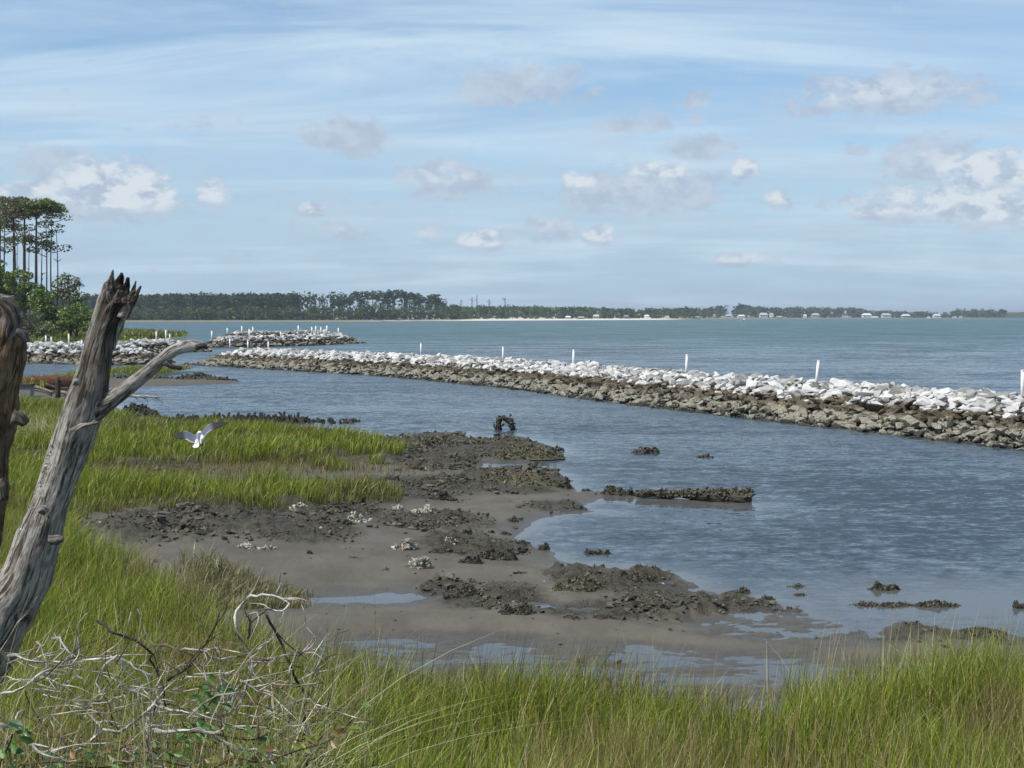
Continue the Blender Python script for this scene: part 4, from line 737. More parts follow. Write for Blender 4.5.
shrub('leafy_shrub', 'low bright bush at the right end of the thicket', [(76, 316, 12, 10), (86, 322, 9, 9), (68, 326, 10, 7)], 186, BG, 3200, .22); shrub('dead_shrub', 'grey leafless shrub in front at the left of the thicket', [(22, 318, 12, 12), (8, 322, 10, 10), (34, 322, 5, 8)], 184, GY, 1500, .18)
shrub('leafy_shrub', 'dull olive bush low between the grey shrub and the bright one', [(45, 330, 18, 6), (5, 308, 10, 8)], 183, OV, 1400, .22)
# ------------------------------------------------------------------ far shore
def shD(x): return np.interp(x, [-300, 85, 350, 450, 560, 680, 700, 760, 860, 1000], [880, 900, 950, 1120, 1300, 1500, 1800, 2050, 2300, 2420])
xs = np.linspace(-320, 1004, 260); dn = shD(xs); front = np.stack([(xs - 512) / F * dn, dn, np.zeros(260)], -1)
rows = [front * 1, front * [1.02, 1.02, 1], front * [1.06, 1.06, 1], front * [1.45, 1.45, 1]]; zs_ = [-.3, 1.0, 1.5, 2.5]; V = []
for r_, z_ in zip(rows, zs_): r_ = r_.copy(); r_[:, 2] = z_; V.append(r_)
V = np.concatenate(V); sandm = np.concatenate([np.interp(xs, [120, 350, 380, 430, 470, 655, 690, 1000], [0.1, .15, .55, .4, 1, 1, .1, 0])] * 4); cc = np.ones((len(V), 4)); cc[:, :3] = (1 - sandm)[:, None] * np.array([.15, .135, .07]) + sandm[:, None] * np.array([.66, .60, .50])
mesh_np('far_shore_ground', V, fan_quads(4, 260), M_paint, None, {'col': ('FLOAT_COLOR', cc)}, True)['kind'] = 'structure'
prof_x = [-320, 85, 130, 200, 300, 330, 400, 432, 445, 460, 520, 560, 600, 640, 700, 722, 735, 760, 790, 860, 868, 930, 938, 947, 958, 976, 1000]
prof_y = [294, 295, 295.5, 294, 294, 292.5, 291.5, 297, 303, 306.5, 306, 307, 308, 309, 308.5, 305.5, 305, 307, 307.5, 308, 311, 312.5, 315, 314, 309.8, 309.8, 312]
def ftree(mb, px, ytop, D, pal, wpx, n, size, bottom=.35, jit=.12):
    base = P(px, 319, 0); x_ = (px - 512) / F * D; top = PD(px, ytop, D)[2]; hgt_ = top; k = 5
    cs = [[x_ + random.uniform(-.5, .5) * wpx * D / F, D + random.uniform(-6, 6), top * random.uniform(bottom + .1, .90)] for _ in range(k)] + [[x_, D, top * .88]]; rs = [[wpx * D / F * random.uniform(.25, .5)] * 2 + [top * random.uniform(.10, .20)] for _ in range(k + 1)]
    leafcloud(mb, cs, rs, n, size, pal)
FP = ((.034, .058, .026, 3), (.045, .068, .030, 3), (.06, .07, .035, 1)); FU = ((.065, .10, .035, 3), (.085, .12, .04, 2), (.05, .075, .03, 2), (.08, .10, .045, .5))
mb = MB(); tk = MB()
for i in range(1750):
    a = random.uniform(-60, 1002) if i % 3 else random.uniform(85, 460)
    yt = np.interp(a, prof_x, prof_y) + random.gauss(.6, .9); row = random.random(); D = float(shD(a)) * (1.055 + .12 * row)
    if a < 452:
        if 300 < a and (random.random() < .45 or row > .35): continue
        ftree(mb, a, yt + row * 1.0, D, FP, random.uniform(5, 9), 50, 1.35, .45)
        x_ = (a - 512) / F * D; tk.tube([(x_, D - 2, 0), (x_ + random.uniform(-1, 1), D - 2, PD(a, yt + 6, D)[2])], [.35, .2], 4, col=(.12, .10, .09))
    else: ftree(mb, a, yt, D, FU if random.random() < .7 else FP, random.uniform(4, 9), 50, 1.65 * D / 1500, .1)
for i in range(520):
    a = random.uniform(-60, 470); D = float(shD(a)) * random.uniform(1.03, 1.06); ftree(mb, a, random.uniform(305, 313), D, FU, random.uniform(5, 11), 60, 1.1, .1)
o = mb.build('far_forest', M_far); tag(o, 'dark wooded shoreline running the width of the horizon', 'forest', None, 'stuff')
o = tk.build('far_forest_trunks', M_wood); tag(o, 'slender trunks showing under the far wood at left', 'forest', None, 'stuff')
for a, yt, cr, lb in ((357, 293.5, 5, 'pine in the thinning far stand, left end'), (368, 293, 6, 'pine in the far stand, second from its left end'), (380, 292.5, 7, 'full crowned pine in the middle of the far stand'), (393, 292, 7, 'pine just left of the tallest of the far stand'), (404, 290.5, 7, 'tallest pine of the far stand'), (415, 293.5, 5, 'small round crowned pine right of the tallest far one'), (429, 295.5, 6, 'flat crowned far pine standing apart'), (436, 296, 5, 'twin of the flat crowned far pine, on its right')):
    pine(a, yt, 319, 1010, lb, [(a, yt + 2.5, cr, 3.2)], grp='far pines at the end of the wood', r=.45, pal=FP, n=260, csz=1.1, nlimb=3)
for a, yt, lb in ((446, 298, 'bare far snag nearest the flat crowned pines'), (461, 300, 'second bare far snag'), (472, 297, 'tall bare far snag in the middle'), (477, 295.5, 'tallest bare far snag'), (489, 299, 'bare snag right of the tallest'), (505, 298, 'lone bare far snag at the right')):
    b_, t_ = PD(a, 319, 1100), PD(a, yt, 1100); root = empty('dead_snag', b_, lb, 'tree', 'bare snags above the far wood'); mb = MB(); mb.tube([b_, t_], [.5, .28], 5, col=(.16, .14, .13)); mb.build('trunk', M_wood, root)
    for _ in range(4):
        f = random.uniform(.7, .97); q = b_ + (t_ - b_) * f; mb = MB(); mb.tube([q, q + (random.uniform(-3, 3), 0, random.uniform(.8, 2.5))], [.2, .12], 4, col=(.16, .14, .13)); mb.build('limb', M_wood, root)
pine(1003, 309.5, 317.5, 2400, 'lone flat crowned pine at the right end of the far shore', [(1003, 311, 4, 1.2)], grp=None, r=.7, pal=FP, n=240, csz=2.0, nlimb=3)
# low hazy land at far right
mb = MB(); V = []; n = 60; xx = np.linspace(985, 1200, n); zt = 14 + 8 * fbm(xx * .11, xx * 0, None, 3, 3)
for i in range(n): q = (xx[i] - 512) / F * 3600; V += [[q, 3600, -.5], [q, 3620, zt[i]], [q, 3900, zt[i]]]
V = np.array(V); i = np.arange(n - 1)[:, None] * 3; Q = np.concatenate([i + np.array([[0, 3, 4, 1]]), i + np.array([[1, 4, 5, 2]])]); mb.add(V, Q=Q, col=(.045, .06, .03)); mb.build('distant_headland', M_far)['kind'] = 'structure'
# houses
def house(px, yb, wpx, hpx, D, wall, roof, label, gable=True):
    s = D / F; w, h = wpx * s * .76, hpx * s * .78; b = np.array([(px - 512) / F * D, D, PD(px, yb, D)[2]]); b[2] = max(b[2], .6); dpt = w * .7; root = empty('shore_house', b, label, 'house', 'small houses along the far shore')
    wh_ = h * .55; mb = MB(); mb.box(b + (0, 0, wh_ / 2), (w, dpt, wh_), 0, wall); mb.build('wall', M_paint, root)
    x0, x1, y0, y1, z0, z1 = b[0] - w * .55, b[0] + w * .55, b[1] - dpt * .6, b[1] + dpt * .6, b[2] + wh_ + .02, b[2] + h; ym = b[1]; hp = w * .18
    mb = MB(); mb.add([[x0, y0, z0], [x1, y0, z0], [x1, y1, z0], [x0, y1, z0], [x0 + hp, ym, z1], [x1 - hp, ym, z1]], T=[[0, 3, 4], [1, 5, 2]], Q=[[0, 4, 5, 1][::-1], [3, 2, 5, 4][::-1], [0, 1, 2, 3]], col=roof); mb.build('roof', M_paint, root)
    if wpx >= 6:
        for k in range(3): mb = MB(); mb.box((b[0] + w * (-.3 + .3 * k), y0 + dpt * .1 - .05, b[2] + wh_ * .5), (w * .12, .12, wh_ * .4), 0, (.05, .06, .08)); mb.build('window', M_paint, root)
WW, GW, PK, GR = (.72, .72, .70), (.36, .38, .38), (.42, .37, .36), (.24, .25, .26)
for a in ((568, 319, 7, 4, 1290, WW, WW, 'white low house, leftmost of those on the far shore'), (581, 319, 9, 3.2, 1310, GW, GW, 'long grey roofed house next to the leftmost white one'), (596, 318.5, 8, 5, 1330, (.45, .55, .55), (.45, .50, .50), 'greenish gabled house above the sand spit'), (626, 318.5, 6, 4.5, 1400, GR, (.2, .25, .3), 'small dark house above the sand spit'),
    (646.5, 317.5, 6, 3.5, 1500, WW, WW, 'bright white hut just left of the end of the sand'), (667, 318, 5, 3, 1560, WW, GW, 'small white hut right of the end of the sand'), (695, 318.5, 13, 2.6, 1780, GW, GW, 'long low pale building at the shore'), (687, 317.5, 3, 4, 1790, WW, GW, 'narrow white house at the left of the long pale building'), (714, 317, 4, 3.5, 1860, GW, GR, 'small grey hut right of the long pale building'),
    (728, 317.5, 7, 4, 1900, GW, (.4, .42, .43), 'grey house with sloping roof below the wooded hill'), (741, 318, 9, 4.2, 1960, WW, (.6, .6, .58), 'white house with low wing below the wooded hill'), (763, 317.5, 10, 6, 2060, (.6, .62, .62), (.4, .42, .45), 'tall grey white house right of the wooded hill'), (771, 317, 5, 5, 2080, WW, GW, 'white neighbour of the tall grey white house'), (779, 318.5, 8, 3, 2090, GW, GW, 'low pale house on the water past the tall one'),
    (804.5, 317.5, 4, 4, 2140, (.6, .75, .6), (.5, .65, .5), 'narrow pale green house'), (815, 317.5, 9, 5.5, 2160, (.5, .45, .46), PK, 'reddish roofed house beside the narrow green one'), (866, 317.5, 11, 5.5, 2290, WW, (.62, .64, .62), 'large white house left of the pink roofed one'), (874, 318.4, 9, 2.4, 2285, WW, WW, 'low white annex beside the large white house'), (885.5, 317.5, 11, 5.5, 2300, WW, PK, 'house with broad pink roof'),
    (905, 317.8, 10, 4.6, 2320, GW, (.55, .57, .57), 'grey house right of the pink roofed one'), (936, 317.8, 9, 5, 2340, WW, (.5, .52, .55), 'white house standing alone towards the right'), (928, 318.4, 4, 2, 2335, WW, WW, 'tiny white shed by the lone white house'), (954, 318.3, 5, 2.5, 2350, WW, GW, 'small white house left of the last clump of trees'), (960, 318.2, 4, 2.6, 2352, (.5, .55, .5), GW, 'faint green hut at the last clump of trees')): house(*a)
b = P(744, 320.8, .1); root = empty('moored_boat', b, 'tiny white boat moored off the far shore', 'boat'); mb = MB(); mb.add(b + np.array([[-3, 0, .9], [-2.2, -1, .7], [2.4, -1, .7], [2.4, 1, .7], [-2.2, 1, .7], [-2.2, -.5, -.2], [2.2, -.5, -.2], [2.2, .5, -.2], [-2.2, .5, -.2]]), T=[[0, 1, 4], [0, 5, 1], [0, 4, 8], [0, 8, 5]], Q=[[1, 2, 3, 4], [1, 5, 6, 2], [2, 6, 7, 3], [3, 7, 8, 4]], col=WW); mb.build('hull', M_paint, root); mb = MB(); mb.box(b + (.3, 0, 1.2), (1.6, 1.2, 1.0), 0, WW); mb.build('cabin', M_paint, root)
# ------------------------------------------------------------------ dead trees
DT = 7.2
def lerp_c(a, b, t): return np.array(a) * (1 - t)[..., None] + np.array(b) * t[..., None]
GREYW, ROT = (.43, .405, .365), (.11, .088, .066)
root = empty('dead_tree', (PD(-45, 760, DT)[0], DT, gz(PD(-45, 760, DT)[0], DT)), 'leaning forked grey dead tree with a splintered top', 'dead tree')
cen = [(-72, 810, 70), (-45, 720, 64), (-14, 650, 60), (8, 605, 60), (24, 580, 52), (33, 555, 46), (42, 528, 41), (57, 483, 36), (73, 440, 38), (80, 420, 40), (89, 392, 38), (94, 370, 31), (98, 350, 29), (105, 328, 30), (114, 305, 35), (121, 289, 36)]
def warp(rr, A, t):
    ridge = .05 * np.abs(fbm(np.cos(A) * 4, np.sin(A) * 4, t * 3, 9, 3)) * 2; rr = rr * (1 - ridge)
    top = sstep(t, .86, .93); front = sstep(np.cos(A - 3.6), -.1, .75)      # torn open side
    rr = rr * (1 - top * front * (.28 + .45 * np.abs(fbm(np.cos(A) * 3, np.sin(A) * 3, t * 22, 19, 3))))
    kn = np.exp(-((t - .36) / .02) ** 2 - ((np.angle(np.exp(1j * (A - 4.0)))) / .5) ** 2) * .25 + np.exp(-((t - .27) / .02) ** 2 - (np.angle(np.exp(1j * (A - 3.0))) / .5) ** 2) * .25
    return rr * (1 + kn)
def colf(A, t):
    top = sstep(t, .72, .88) * sstep(np.cos(A - 3.6), -.3, .5) * .85; n = fbm(np.cos(A) * 3, np.sin(A) * 3, t * 12, 29, 3); low = sstep(-t, -.30, -.12)
    c = lerp_c(GREYW, ROT, np.clip(top * (1.1 + n * .8), 0, 1)); lich = sstep(n + low * .35, .25, .5); return c * (1 - lich * .25)[..., None] + np.array([.13, .13, .115]) * (lich * .25)[..., None] * 2
mb = MB(); mb.tube([PD(a, b, DT + (.25 if b > 700 else 0)) for a, b, w in cen], [w / 2 * DT / F for a, b, w in cen], 40, 14, .16, 5.0, seed=3, warp=warp, colf=colf); mb.build('trunk', M_wood, root, True)
mb = MB(); mb.tube([PD(a, b, DT - .01) for a, b in ((84, 420), (101, 407), (121, 393), (141, 377.5), (160, 361), (175, 350), (190, 345.5), (204, 346.5))], np.array([11, 10, 7.8, 6.9, 6.2, 5.8, 6.8, 4]) * DT / F * 1.0, 20, 8, .16, 9, seed=7, colf=lambda A, t: lerp_c((.36, .33, .30), (.52, .50, .46), sstep(t, .6, .85))); br = mb.build('branch', M_wood, root, True)
for pl, r, cc in (([(165, 362), (173, 367), (182, 368)], (3.2, 2.4, 1.4), (.14, .12, .11)), ([(196, 347), (204, 346), (207, 349)], (3, 2.4, 1.2), (.10, .09, .08))): mb = MB(); mb.tube([PD(a, b, DT - .03) for a, b in pl], np.array(r) * DT / F, 8, 3, .25, 20, col=cc); mb.build('stub', M_wood, br, True)
for pl, r, cc, nm in (([(70, 431), (82, 426), (92, 424), (99, 422)], (2.0, 2.2, 1.6, .6), (.75, .73, .68), 'twig'), ([(90, 425), (95, 420)], (1.2, .5), (.7, .68, .62), 'twig'), ([(50, 541), (58, 539), (63, 540)], (4.5, 4.2, 2.6), (.22, .20, .18), 'knot'), ([(40, 512), (44, 510), (47, 513)], (4.5, 4.5, 2), (.36, .34, .31), 'knot'), ([(74, 385), (77, 381), (80, 384)], (2.5, 3.2, 2), (.42, .40, .36), 'knot')):
    mb = MB(); mb.tube([PD(a, b, DT - (.15 if nm == 'knot' else .16)) for a, b in pl], np.array(r) * DT / F, 12, 5, .75, 32, col=cc, seed=int(pl[0][1])); mb.build(nm, M_wood, root, True)
for pl, r, cc in (([(112, 312), (111, 286), (113, 270)], (5, 4, .7), (.26, .23, .2)), ([(118, 305), (119, 285), (122, 274)], (5, 5, 2), (.075, .06, .05)), ([(124, 305), (126, 290), (128, 278)], (5, 4, 1.5), (.10, .08, .065)), ([(122, 318), (130, 300), (136, 281)], (5, 3.4, .7), (.33, .29, .25)), ([(124, 316), (134, 298), (141, 286)], (5, 3.6, .9), (.22, .19, .165)), ([(114, 350), (121, 325), (131, 300)], (.8, 3.0, 1.2), (.58, .63, .57)), ([(106, 310), (105, 290), (109, 279)], (3.5, 3.2, .8), (.35, .32, .28)), ([(129, 303), (134, 294), (137, 292)], (5, 4, 2), (.08, .065, .05))):
    mb = MB(); mb.tube([PD(a, b, DT - .03 + random.uniform(-.06, .06)) for a, b in pl], np.array(r) * DT / F, 10, 10, .5, 45, col=cc, seed=int(pl[0][0])); mb.build('splinter', M_wood, root, False)
# loose bark flakes and lichen tufts on the lit edge
mb = MB(); fl = []
for i in range(420):
    t = random.random(); yb = 440 + 190 * t; xc = np.interp(yb, [b for a, b, w in cen][::-1], [a for a, b, w in cen][::-1]); w = np.interp(yb, [b for a, b, w in cen][::-1], [w for a, b, w in cen][::-1]); fl.append(PD(xc - w * .5 + abs(random.gauss(0, 3.5)) - .5, yb, DT + random.uniform(-.10, .02)))
shards(mb, np.array(fl), .015, [(.42, .42, .38), (.22, .2, .18)], (.5, .5), .2); mb.build('lichen', M_shell, root)['kind'] = 'stuff'
# second dead tree at the frame edge
root = empty('dead_tree', (PD(-60, 740, 6.6)[0], 6.6, gz(PD(-60, 740, 6.6)[0], 6.6)), 'brown barked dead tree cut by the left frame edge', 'dead tree')
c2 = [(-66, 760, 56), (-50, 660, 52), (-36, 580, 50), (-28, 540, 54), (-22, 495, 52), (-16, 450, 52), (-11, 415, 54), (-8, 380, 54), (-3, 352, 54), (2, 334, 44), (4, 322, 20)]
mb = MB(); mb.tube([PD(a, b, 6.6) for a, b, w in c2], [w / 2 * 6.6 / F for a, b, w in c2], 30, 10, .2, 6, seed=13, colf=lambda A, t: lerp_c((.20, .135, .072), (.12, .09, .062), sstep(fbm(np.cos(A) * 2, np.sin(A) * 2, t * 9, 6, 3), -.3, .4))); mb.build('trunk', M_wood, root, True)
mb = MB(); mb.tube([PD(a, b, 6.58) for a, b in ((6, 340), (9, 322), (4, 309), (-6, 303), (-20, 302))], np.array([11, 10.5, 10, 10, 10]) * 6.6 / F, 16, 8, .55, 14, seed=17, col=(.17, .15, .135)); b2 = mb.build('branch', M_wood, root, True)
for pl, r, cc, nm in (([(14, 418), (20, 419), (26, 424)], (8, 7, 4), (.17, .14, .11), 'knot'), ([(2, 297), (10, 298), (14, 296)], (3, 2.4, 1), (.5, .48, .45), 'splinter'), ([(18, 332), (24, 335), (27, 342)], (5, 4.5, 3), (.15, .13, .12), 'knot'), ([(0, 480), (4, 487), (4, 500)], (6, 6, 3), (.15, .12, .09), 'knot')): mb = MB(); mb.tube([PD(a, b, 6.42) for a, b in pl], np.array(r) * 6.4 / F, 12, 5, .8, 30, col=cc, seed=int(pl[0][1])); mb.build(nm, M_wood, root, True)
# ------------------------------------------------------------------ dead shrub in the foreground
def wig(pts, k, amp):
    p, _ = catmull(np.array(pts, float), np.ones(len(pts)), k); p = p + rng.normal(0, amp, p.shape); return p
BL = [(.85, .82, .76), (.72, .68, .62), (.60, .53, .46), (.42, .34, .28)]; DKT = (.10, .085, .075)
def dshrub(label, lines, D, n_tw, box, basepx):
    root = empty('dead_shrub', (PD(basepx, 800, D)[0], D, 1.2), label, 'shrub')
    for (pl, r, dark, dd) in lines:
        mb = MB(); pts = [PD(a, b, D + dd + random.uniform(-.04, .04)) for a, b in pl]; col = DKT if dark else random.choice(BL[:2]); n = (len(pts) - 1) * 3 + 1
        p = wig(pts, 3, .0040); rr = np.linspace(r * .85, r * .45, len(p)) * D / F; mb.tube(p, rr, 6, 0, .3, 30, col=col); bo = mb.build('branch', M_wood, root, True); mb = MB()
        for _ in range(3 if len(pl) < 4 else 6):
            k = random.randrange(1, len(p) - 1); d = p[k + 1] - p[k - 1] if k + 1 < len(p) else p[k] - p[k - 1]; d = d / (np.linalg.norm(d) + 1e-9); L = random.uniform(.05, .16)
            dr = d * .7 + np.array([random.uniform(-1, 1), random.uniform(-.5, .5), random.uniform(-.5, 1)]) * .8; q1 = p[k] + dr * L * .6; q2 = q1 + (dr + np.array([random.uniform(-.7, .7), 0, random.uniform(-.6, .6)])) * L * .6; mb.tube([p[k], q1, q2], np.array([.9, .7, .35]) * r * .5 * D / F, 5, 3, .2, 30, col=col)
        mb.build('twigs', M_wood, bo, True)['kind'] = 'stuff'
    mb = MB()
    for _ in range(n_tw):
        x0, x1, y0, y1 = box; a, b = random.uniform(x0, x1), y1 - (y1 - y0) * random.random() ** 2.0; d = D + random.uniform(-.35, .35); an = random.uniform(-.3, math.pi + .3); pts = [PD(a, b, d)]
        for s_ in range(random.randint(3, 5)): an += random.gauss(0, .33); L = random.uniform(7, 24); a += math.cos(an) * L; b -= math.sin(an) * L * .75; pts.append(PD(a, b, d + random.uniform(-.05, .05)))
        mb.tube(pts, np.linspace(random.uniform(.5, 1.05), .28, len(pts)) * D / F, 5, 0, .2, 20, col=np.array(random.choice(BL + [(.22, .15, .10)])) * random.uniform(.7, 1.1))
    mb.build('twig_tangle', M_wood, root, True)['kind'] = 'stuff'; return root
dshrub('left sprawling bleached leafless shrub in front of the leaning trunk', [([(0, 726), (20, 729), (38, 749), (60, 757)], 2.2, 0, -.3), ([(-5, 697), (20, 688), (45, 672), (85, 660), (118, 657), (135, 668), (155, 674)], 1.7, 0, 0), ([(8, 656), (30, 660), (50, 662), (80, 657), (108, 657), (120, 656)], 1.6, 0, .05), ([(118, 656), (105, 665), (97, 678), (101, 690), (90, 704), (86, 712), (104, 730)], 1.9, 0, 0), ([(70, 755), (92, 740), (104, 731), (126, 729), (150, 710), (158, 698), (157, 684)], 2.2, 0, -.05),
  ([(53, 635), (66, 648), (75, 668), (84, 690)], 1.4, 0, .1), ([(36, 640), (46, 660), (48, 680)], 1.2, 0, .1), ([(118, 656), (130, 675), (150, 695)], 1.3, 0, 0), ([(40, 676), (60, 685), (86, 704)], 1.2, 0, 0), ([(88, 704), (115, 698), (130, 692), (142, 693)], 1.2, 0, .1), ([(96, 622), (110, 630), (145, 646), (150, 660), (163, 690), (166, 712)], 1.9, 1, .15), ([(168, 680), (185, 668), (205, 645), (221, 616)], 1.5, 1, .2), ([(145, 768), (148, 740), (152, 720), (158, 698)], 1.8, 0, -.1), ([(128, 768), (140, 745), (148, 722)], 1.5, 0, -.1)], 4.9, 170, (-10, 175, 650, 810), 100)
dshrub('right upright bleached leafless shrub with a hooked top over the creek', [([(238, 710), (246, 690), (252, 660), (240, 640), (235, 625), (240, 605), (252, 596), (268, 594), (287, 601), (282, 612), (262, 610), (246, 617)], 1.9, 0, 0), ([(246, 640), (250, 625), (244, 610)], 1.6, 1, .05), ([(250, 668), (265, 662), (278, 656), (295, 656), (308, 652)], 1.5, 0, .1), ([(266, 615), (278, 638), (290, 665), (296, 680), (304, 695), (305, 720), (306, 768)], 1.8, 1, .15), ([(176, 650), (200, 651), (215, 658), (235, 656), (258, 648), (270, 640)], 1.3, 0, .1), ([(155, 731), (180, 731), (208, 730), (222, 742), (240, 748), (262, 752), (275, 768)], 2.4, 0, -.35),
  ([(160, 706), (190, 712), (215, 704), (230, 706)], 1.6, 0, -.1), ([(304, 724), (310, 745), (316, 768)], 2.0, 0, -.1), ([(220, 670), (222, 690), (230, 710)], 1.6, 0, 0), ([(240, 680), (258, 690), (276, 700), (285, 720)], 1.4, 0, 0), ([(210, 740), (225, 725), (232, 700), (240, 685)], 1.3, 0, 0), ([(300, 680), (320, 668), (336, 655)], 1.1, 0, .1)], 5.0, 210, (165, 330, 650, 810), 250)
# vine leaves, green sprig, drooping grass tuft
def leaves(root_lab, name, cat, pts, D, size, pal, seed):
    root = empty(name, (PD(pts[0][0], 790, D)[0], D, 1.3), root_lab, cat); mb = MB(); mb.tube([PD(a, b, D) for a, b in pts], .0035, 5, 4, col=(.14, .10, .05)); mb.build('stem', M_wood, root, True)
    p, _ = catmull(np.array([PD(a, b, D) for a, b in pts]), np.ones(len(pts)), 4)
    for q in p:
        for _ in range(2):
            c = q + np.array([random.uniform(-.05, .05), random.uniform(-.06, .06), random.uniform(-.04, .05)]); nrm = Vector((random.uniform(-.7, .5), -1, random.uniform(-.2, 1.3))).normalized(); u = nrm.cross(Vector((random.random(), 0, 1))).normalized(); v = nrm.cross(u); s_ = size * random.uniform(.4, 1.0); n_ = np.array(nrm); u, v = np.array(u), np.array(v); cc = np.array(random.choice(pal)) * random.uniform(.8, 1.2)
            V = [c - u * s_ , c - u * s_ * .4 + v * s_ * .5 + n_ * s_ * .12, c + u * s_ * .4 + v * s_ * .42 + n_ * s_ * .1, c + u * s_ * 1.1, c + u * s_ * .4 - v * s_ * .42 + n_ * s_ * .1, c - u * s_ * .4 - v * s_ * .5 + n_ * s_ * .12, c + u * s_ * .0 - n_ * s_ * .04]
            mb = MB(); mb.add(V, T=[[6, 0, 1], [6, 1, 2], [6, 2, 3], [6, 3, 4], [6, 4, 5], [6, 5, 0]], col=cc); mb.build('leaf', M_leaf, root)
LG = [(.06, .14, .02), (.09, .19, .03), (.04, .095, .02)]; LY = [(.16, .20, .03), (.09, .15, .03), (.20, .13, .05)]
leaves('glossy green sprig in the bottom left corner', 'leafy_sprig', 'plant', [(-6, 775), (4, 755), (10, 742), (12, 734)], 4.3, .032, LG, 1)
leaves('dark green vine leaves hanging in the middle of the dead shrubs', 'leafy_vine', 'vine', [(203, 735), (204, 715), (212, 700), (220, 692), (206, 684)], 4.8, .026, [(.035, .085, .018), (.05, .12, .02)], 2)
leaves('low vine of green leaves under the right dead shrub', 'leafy_vine', 'vine', [(175, 745), (188, 733), (220, 735), (250, 740), (270, 733)], 4.7, .022, LG, 3)
leaves('yellowish vine at the bottom edge between shrub and drooping tuft', 'leafy_vine', 'vine', [(215, 768), (235, 758), (262, 762), (300, 750), (330, 740), (352, 720)], 4.6, .026, LY, 4)
leaves('reddish leaved creeper low at the left of the dead shrubs', 'leafy_vine', 'vine', [(60, 768), (90, 760), (115, 750), (140, 742)], 4.6, .024, [(.22, .10, .04), (.16, .14, .04), (.12, .15, .04)], 5)
leaves('green leaves low along the bottom under the left dead shrub', 'leafy_vine', 'vine', [(20, 765), (60, 762), (100, 768), (150, 760), (185, 766)], 4.5, .022, LG, 6)
def tuft(label, px, D, n, hr, bias, pal, spread=.12, wd=.0045, z0=None):
    b = PD(px, 790, D); z = gz(b[0], D) if z0 is None else z0; mb = MB(); x = b[0] + rng.normal(0, spread, n); y = D + rng.normal(0, spread, n); blades(mb, x, y, np.full(n, z), rng.uniform(*hr, n), wd, pal, segs=7, lean=.35, bias=bias, curve=2.4)
    o = mb.build('grass_tuft', M_grass, org=(b[0], D, z)); tag(o, label, 'grass tuft', None, 'stuff')
tuft('tuft of long pale grass drooping right at the bottom edge', 305, 4.8, 75, (.5, .92), (.8, -.1), straw + [(.55, .5, .36, 2), (.30, .34, .12, 2)], .13, .0062); tuft('wispy pale grass tuft arching over the foot of the leaning trunk', -5, 5.0, 45, (.55, 1.0), (.30, 0), straw, .16)
tuft('thin upright green stalks between the dead shrubs', 170, 5.3, 34, (.6, 1.15), (.05, 0), [(.17, .19, .07, 2), (.3, .27, .15, 1)], .22); tuft('thin green stalks right of the hooked dead shrub', 320, 5.3, 18, (.7, 1.3), (.12, 0), [(.17, .22, .07, 2), (.3, .27, .15, 1)], .2)
for lb_, px_t in (('low tangle of dead straw at the foot of the left dead shrub', 70), ('low tangle of dead straw at the foot of the right dead shrub', 215)): tuft(lb_, px_t, 4.75, 330, (.35, .70), (.15, -.1), straw + [(.2, .15, .1, 1), (.2, .24, .05, 3), (.3, .3, .1, 2)], .30, .0045)
q = P(42, 440, .3); n = 420; mb = MB(); x = q[0] + rng.normal(0, .9, n); y = q[1] + rng.normal(0, .8, n); blades(mb, x, y, H(x, y, False)[0], rng.uniform(.5, 1.1, n), .02, straw, segs=4, lean=.9, bias=(-.4, 0)); o = mb.build('straw_tuft', M_grass, org=(q[0], q[1], .2)); tag(o, 'patch of bleached flattened straw in the green grass behind the trunk', 'dry grass')
# leaf litter and stems on the bank under the shrubs
mb = MB(); n = 3200; x = rng.uniform(-2.6, -.35, n); y = rng.uniform(4.0, 5.8, n); zz = H(x, y, False)[0]; shards(mb, np.stack([x, y, zz + rng.uniform(0, .18, n)], -1), .020, [(.20, .15, .09), (.10, .14, .03), (.30, .26, .19), (.14, .08, .04)], (.3, .3, .2, .2), .2); tag(mb.build('leaf_litter', M_leaf), 'brown and green leaf litter under the dead shrubs', 'leaf litter', None, 'stuff')
# ------------------------------------------------------------------ gull
DGU = 22.0
def g_(a, b, dd=0): return PD(a, b, DGU + dd)
root = empty('gull', g_(199, 440), 'grey winged gull with black wing tips flying low over the grass', 'bird'); mb = MB()
GW_, GK, GV = (.80, .80, .80), (.012, .012, .014), (.085, .10, .135)
mb.tube([g_(195.3, 446.5, -.22), g_(196.2, 443, -.14), g_(198, 439.5, -.04), g_(199, 436, .08), g_(199.5, 434, .18), g_(199.8, 433, .26), g_(200, 432.6, .32)], [.01, .022, .042, .055, .05, .04, .012], 14, 4, 0, 1, colf=lambda A, t: lerp_c(lerp_c((.78, .78, .78), (.16, .17, .20), sstep(t, .22, .32)), (.70, .70, .70), sstep(t, .60, .70)) * (1 - .85 * sstep(t, .9, .95))[..., None])
mb.add([g_(196.5, 442, -.12), g_(192.2, 446.5, -.26), g_(194, 447.6, -.27), g_(197, 447.4, -.27), g_(199, 446, -.25), g_(198.5, 442, -.12), g_(196, 445, -.17)], T=[[0, 1, 6], [1, 2, 6], [2, 3, 6], [3, 4, 6], [4, 5, 6], [5, 0, 6]], col=(.85, .85, .85))
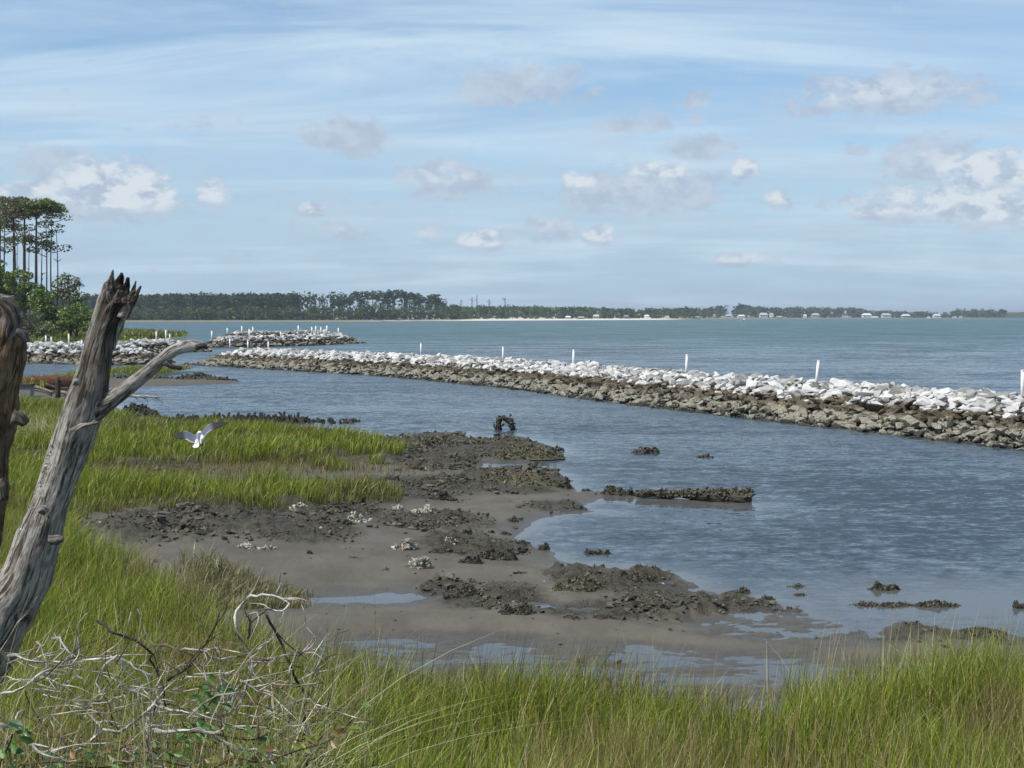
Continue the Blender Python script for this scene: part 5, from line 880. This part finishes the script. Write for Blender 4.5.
def wing(le, te, depth_le, depth_te):
    """lofted wing: leading and trailing edges with thickness"""
    n = len(le); V = []; col = []
    for i, (a, b) in enumerate(zip(le, te)):
        u = i / (n - 1); A_, B_ = g_(*a, depth_le[i]), g_(*b, depth_te[i])
        for f, th in ((0, 0), (.12, 1), (.5, 1.2), (.85, .5), (1, 0), (.85, -.3), (.5, -.6), (.12, -.6)):
            q = A_ + (B_ - A_) * f + np.array([0, -.35, .94]) * th * .014 * (1 - .7 * u); V.append(q); up = th >= 0
            c = GK if (u > .54) else ((.50, .52, .55) if f < .1 else ((.80, .80, .80) if f > .9 else GV)); col.append(c)
    V = np.array(V); i = np.arange(n - 1)[:, None] * 8; j = np.arange(8)[None]; Q = np.stack([i + j, i + (j + 1) % 8, i + 8 + (j + 1) % 8, i + 8 + j], -1).reshape(-1, 4); mb.add(V, Q=Q, col=col)
wing([(197.5, 434), (193, 434.5), (189, 432), (186, 430.6), (182, 431.2), (178, 433), (175, 434.8), (173, 436.3)], [(197, 441.5), (194, 443.6), (190.5, 442.3), (187, 440), (183, 439), (179.5, 438.8), (176.5, 438.2), (173.3, 436.9)], [.1, .12, .14, .15, .13, .1, .08, .05], [-.08, -.1, -.1, -.08, -.06, -.04, .0, .04])
wing([(200.5, 434), (202.5, 431), (205.5, 426.8), (208.5, 424), (213, 423), (218, 422), (223.5, 421.8), (228.5, 422.6)], [(202, 441), (204.5, 437.5), (207, 433.8), (211, 430.6), (215, 429), (219.5, 427.6), (224, 425.6), (228.6, 423.2)], [.1, .12, .14, .15, .13, .1, .08, .05], [-.08, -.1, -.1, -.08, -.06, -.04, .0, .04])
mb.add([g_(201, 434.5, 0), g_(204.6, 435.5, -.03), g_(203.8, 439.5, -.05), g_(201.5, 444, -.1), g_(199, 444, -.08), g_(200.5, 439, -.12)], T=[[0, 5, 1], [1, 5, 2], [2, 5, 3], [3, 5, 4], [4, 5, 0]], col=(.72, .72, .73))
mb.build('body', M_feather, root, True)
for a, b in ((200, 446), (202.4, 444.2)):
    mb = MB(); mb.tube([g_(a + .3, b - 3, -.05), g_(a, b - .5, -.1), g_(a - .3, b + .4, -.12)], [.008, .008, .016], 6, 2, col=(.02, .02, .02)); mb.build('leg', M_feather, root, True)
# ------------------------------------------------------------------ air
M_haze, T = material('haze'); v = T.node('ShaderNodeVolumePrincipled'); v.inputs['Color'].default_value = (.80, .88, 1.0, 1); v.inputs['Density'].default_value = 0.00014; v.inputs['Anisotropy'].default_value = 0.3
o_ = T.node('ShaderNodeOutputMaterial'); T.l.new(v.outputs[0], o_.inputs['Volume'])
x0, x1, y0, y1, z0, z1 = -6000, 6000, -60, 12000, -1.6, 48; mb = MB(); mb.box(((x0 + x1) / 2, (y0 + y1) / 2, (z0 + z1) / 2), (x1 - x0, y1 - y0, z1 - z0)); o = mb.build('haze', M_haze); o['kind'] = 'stuff'

for o in bpy.data.objects:
    if '_o' in o: del o['_o']
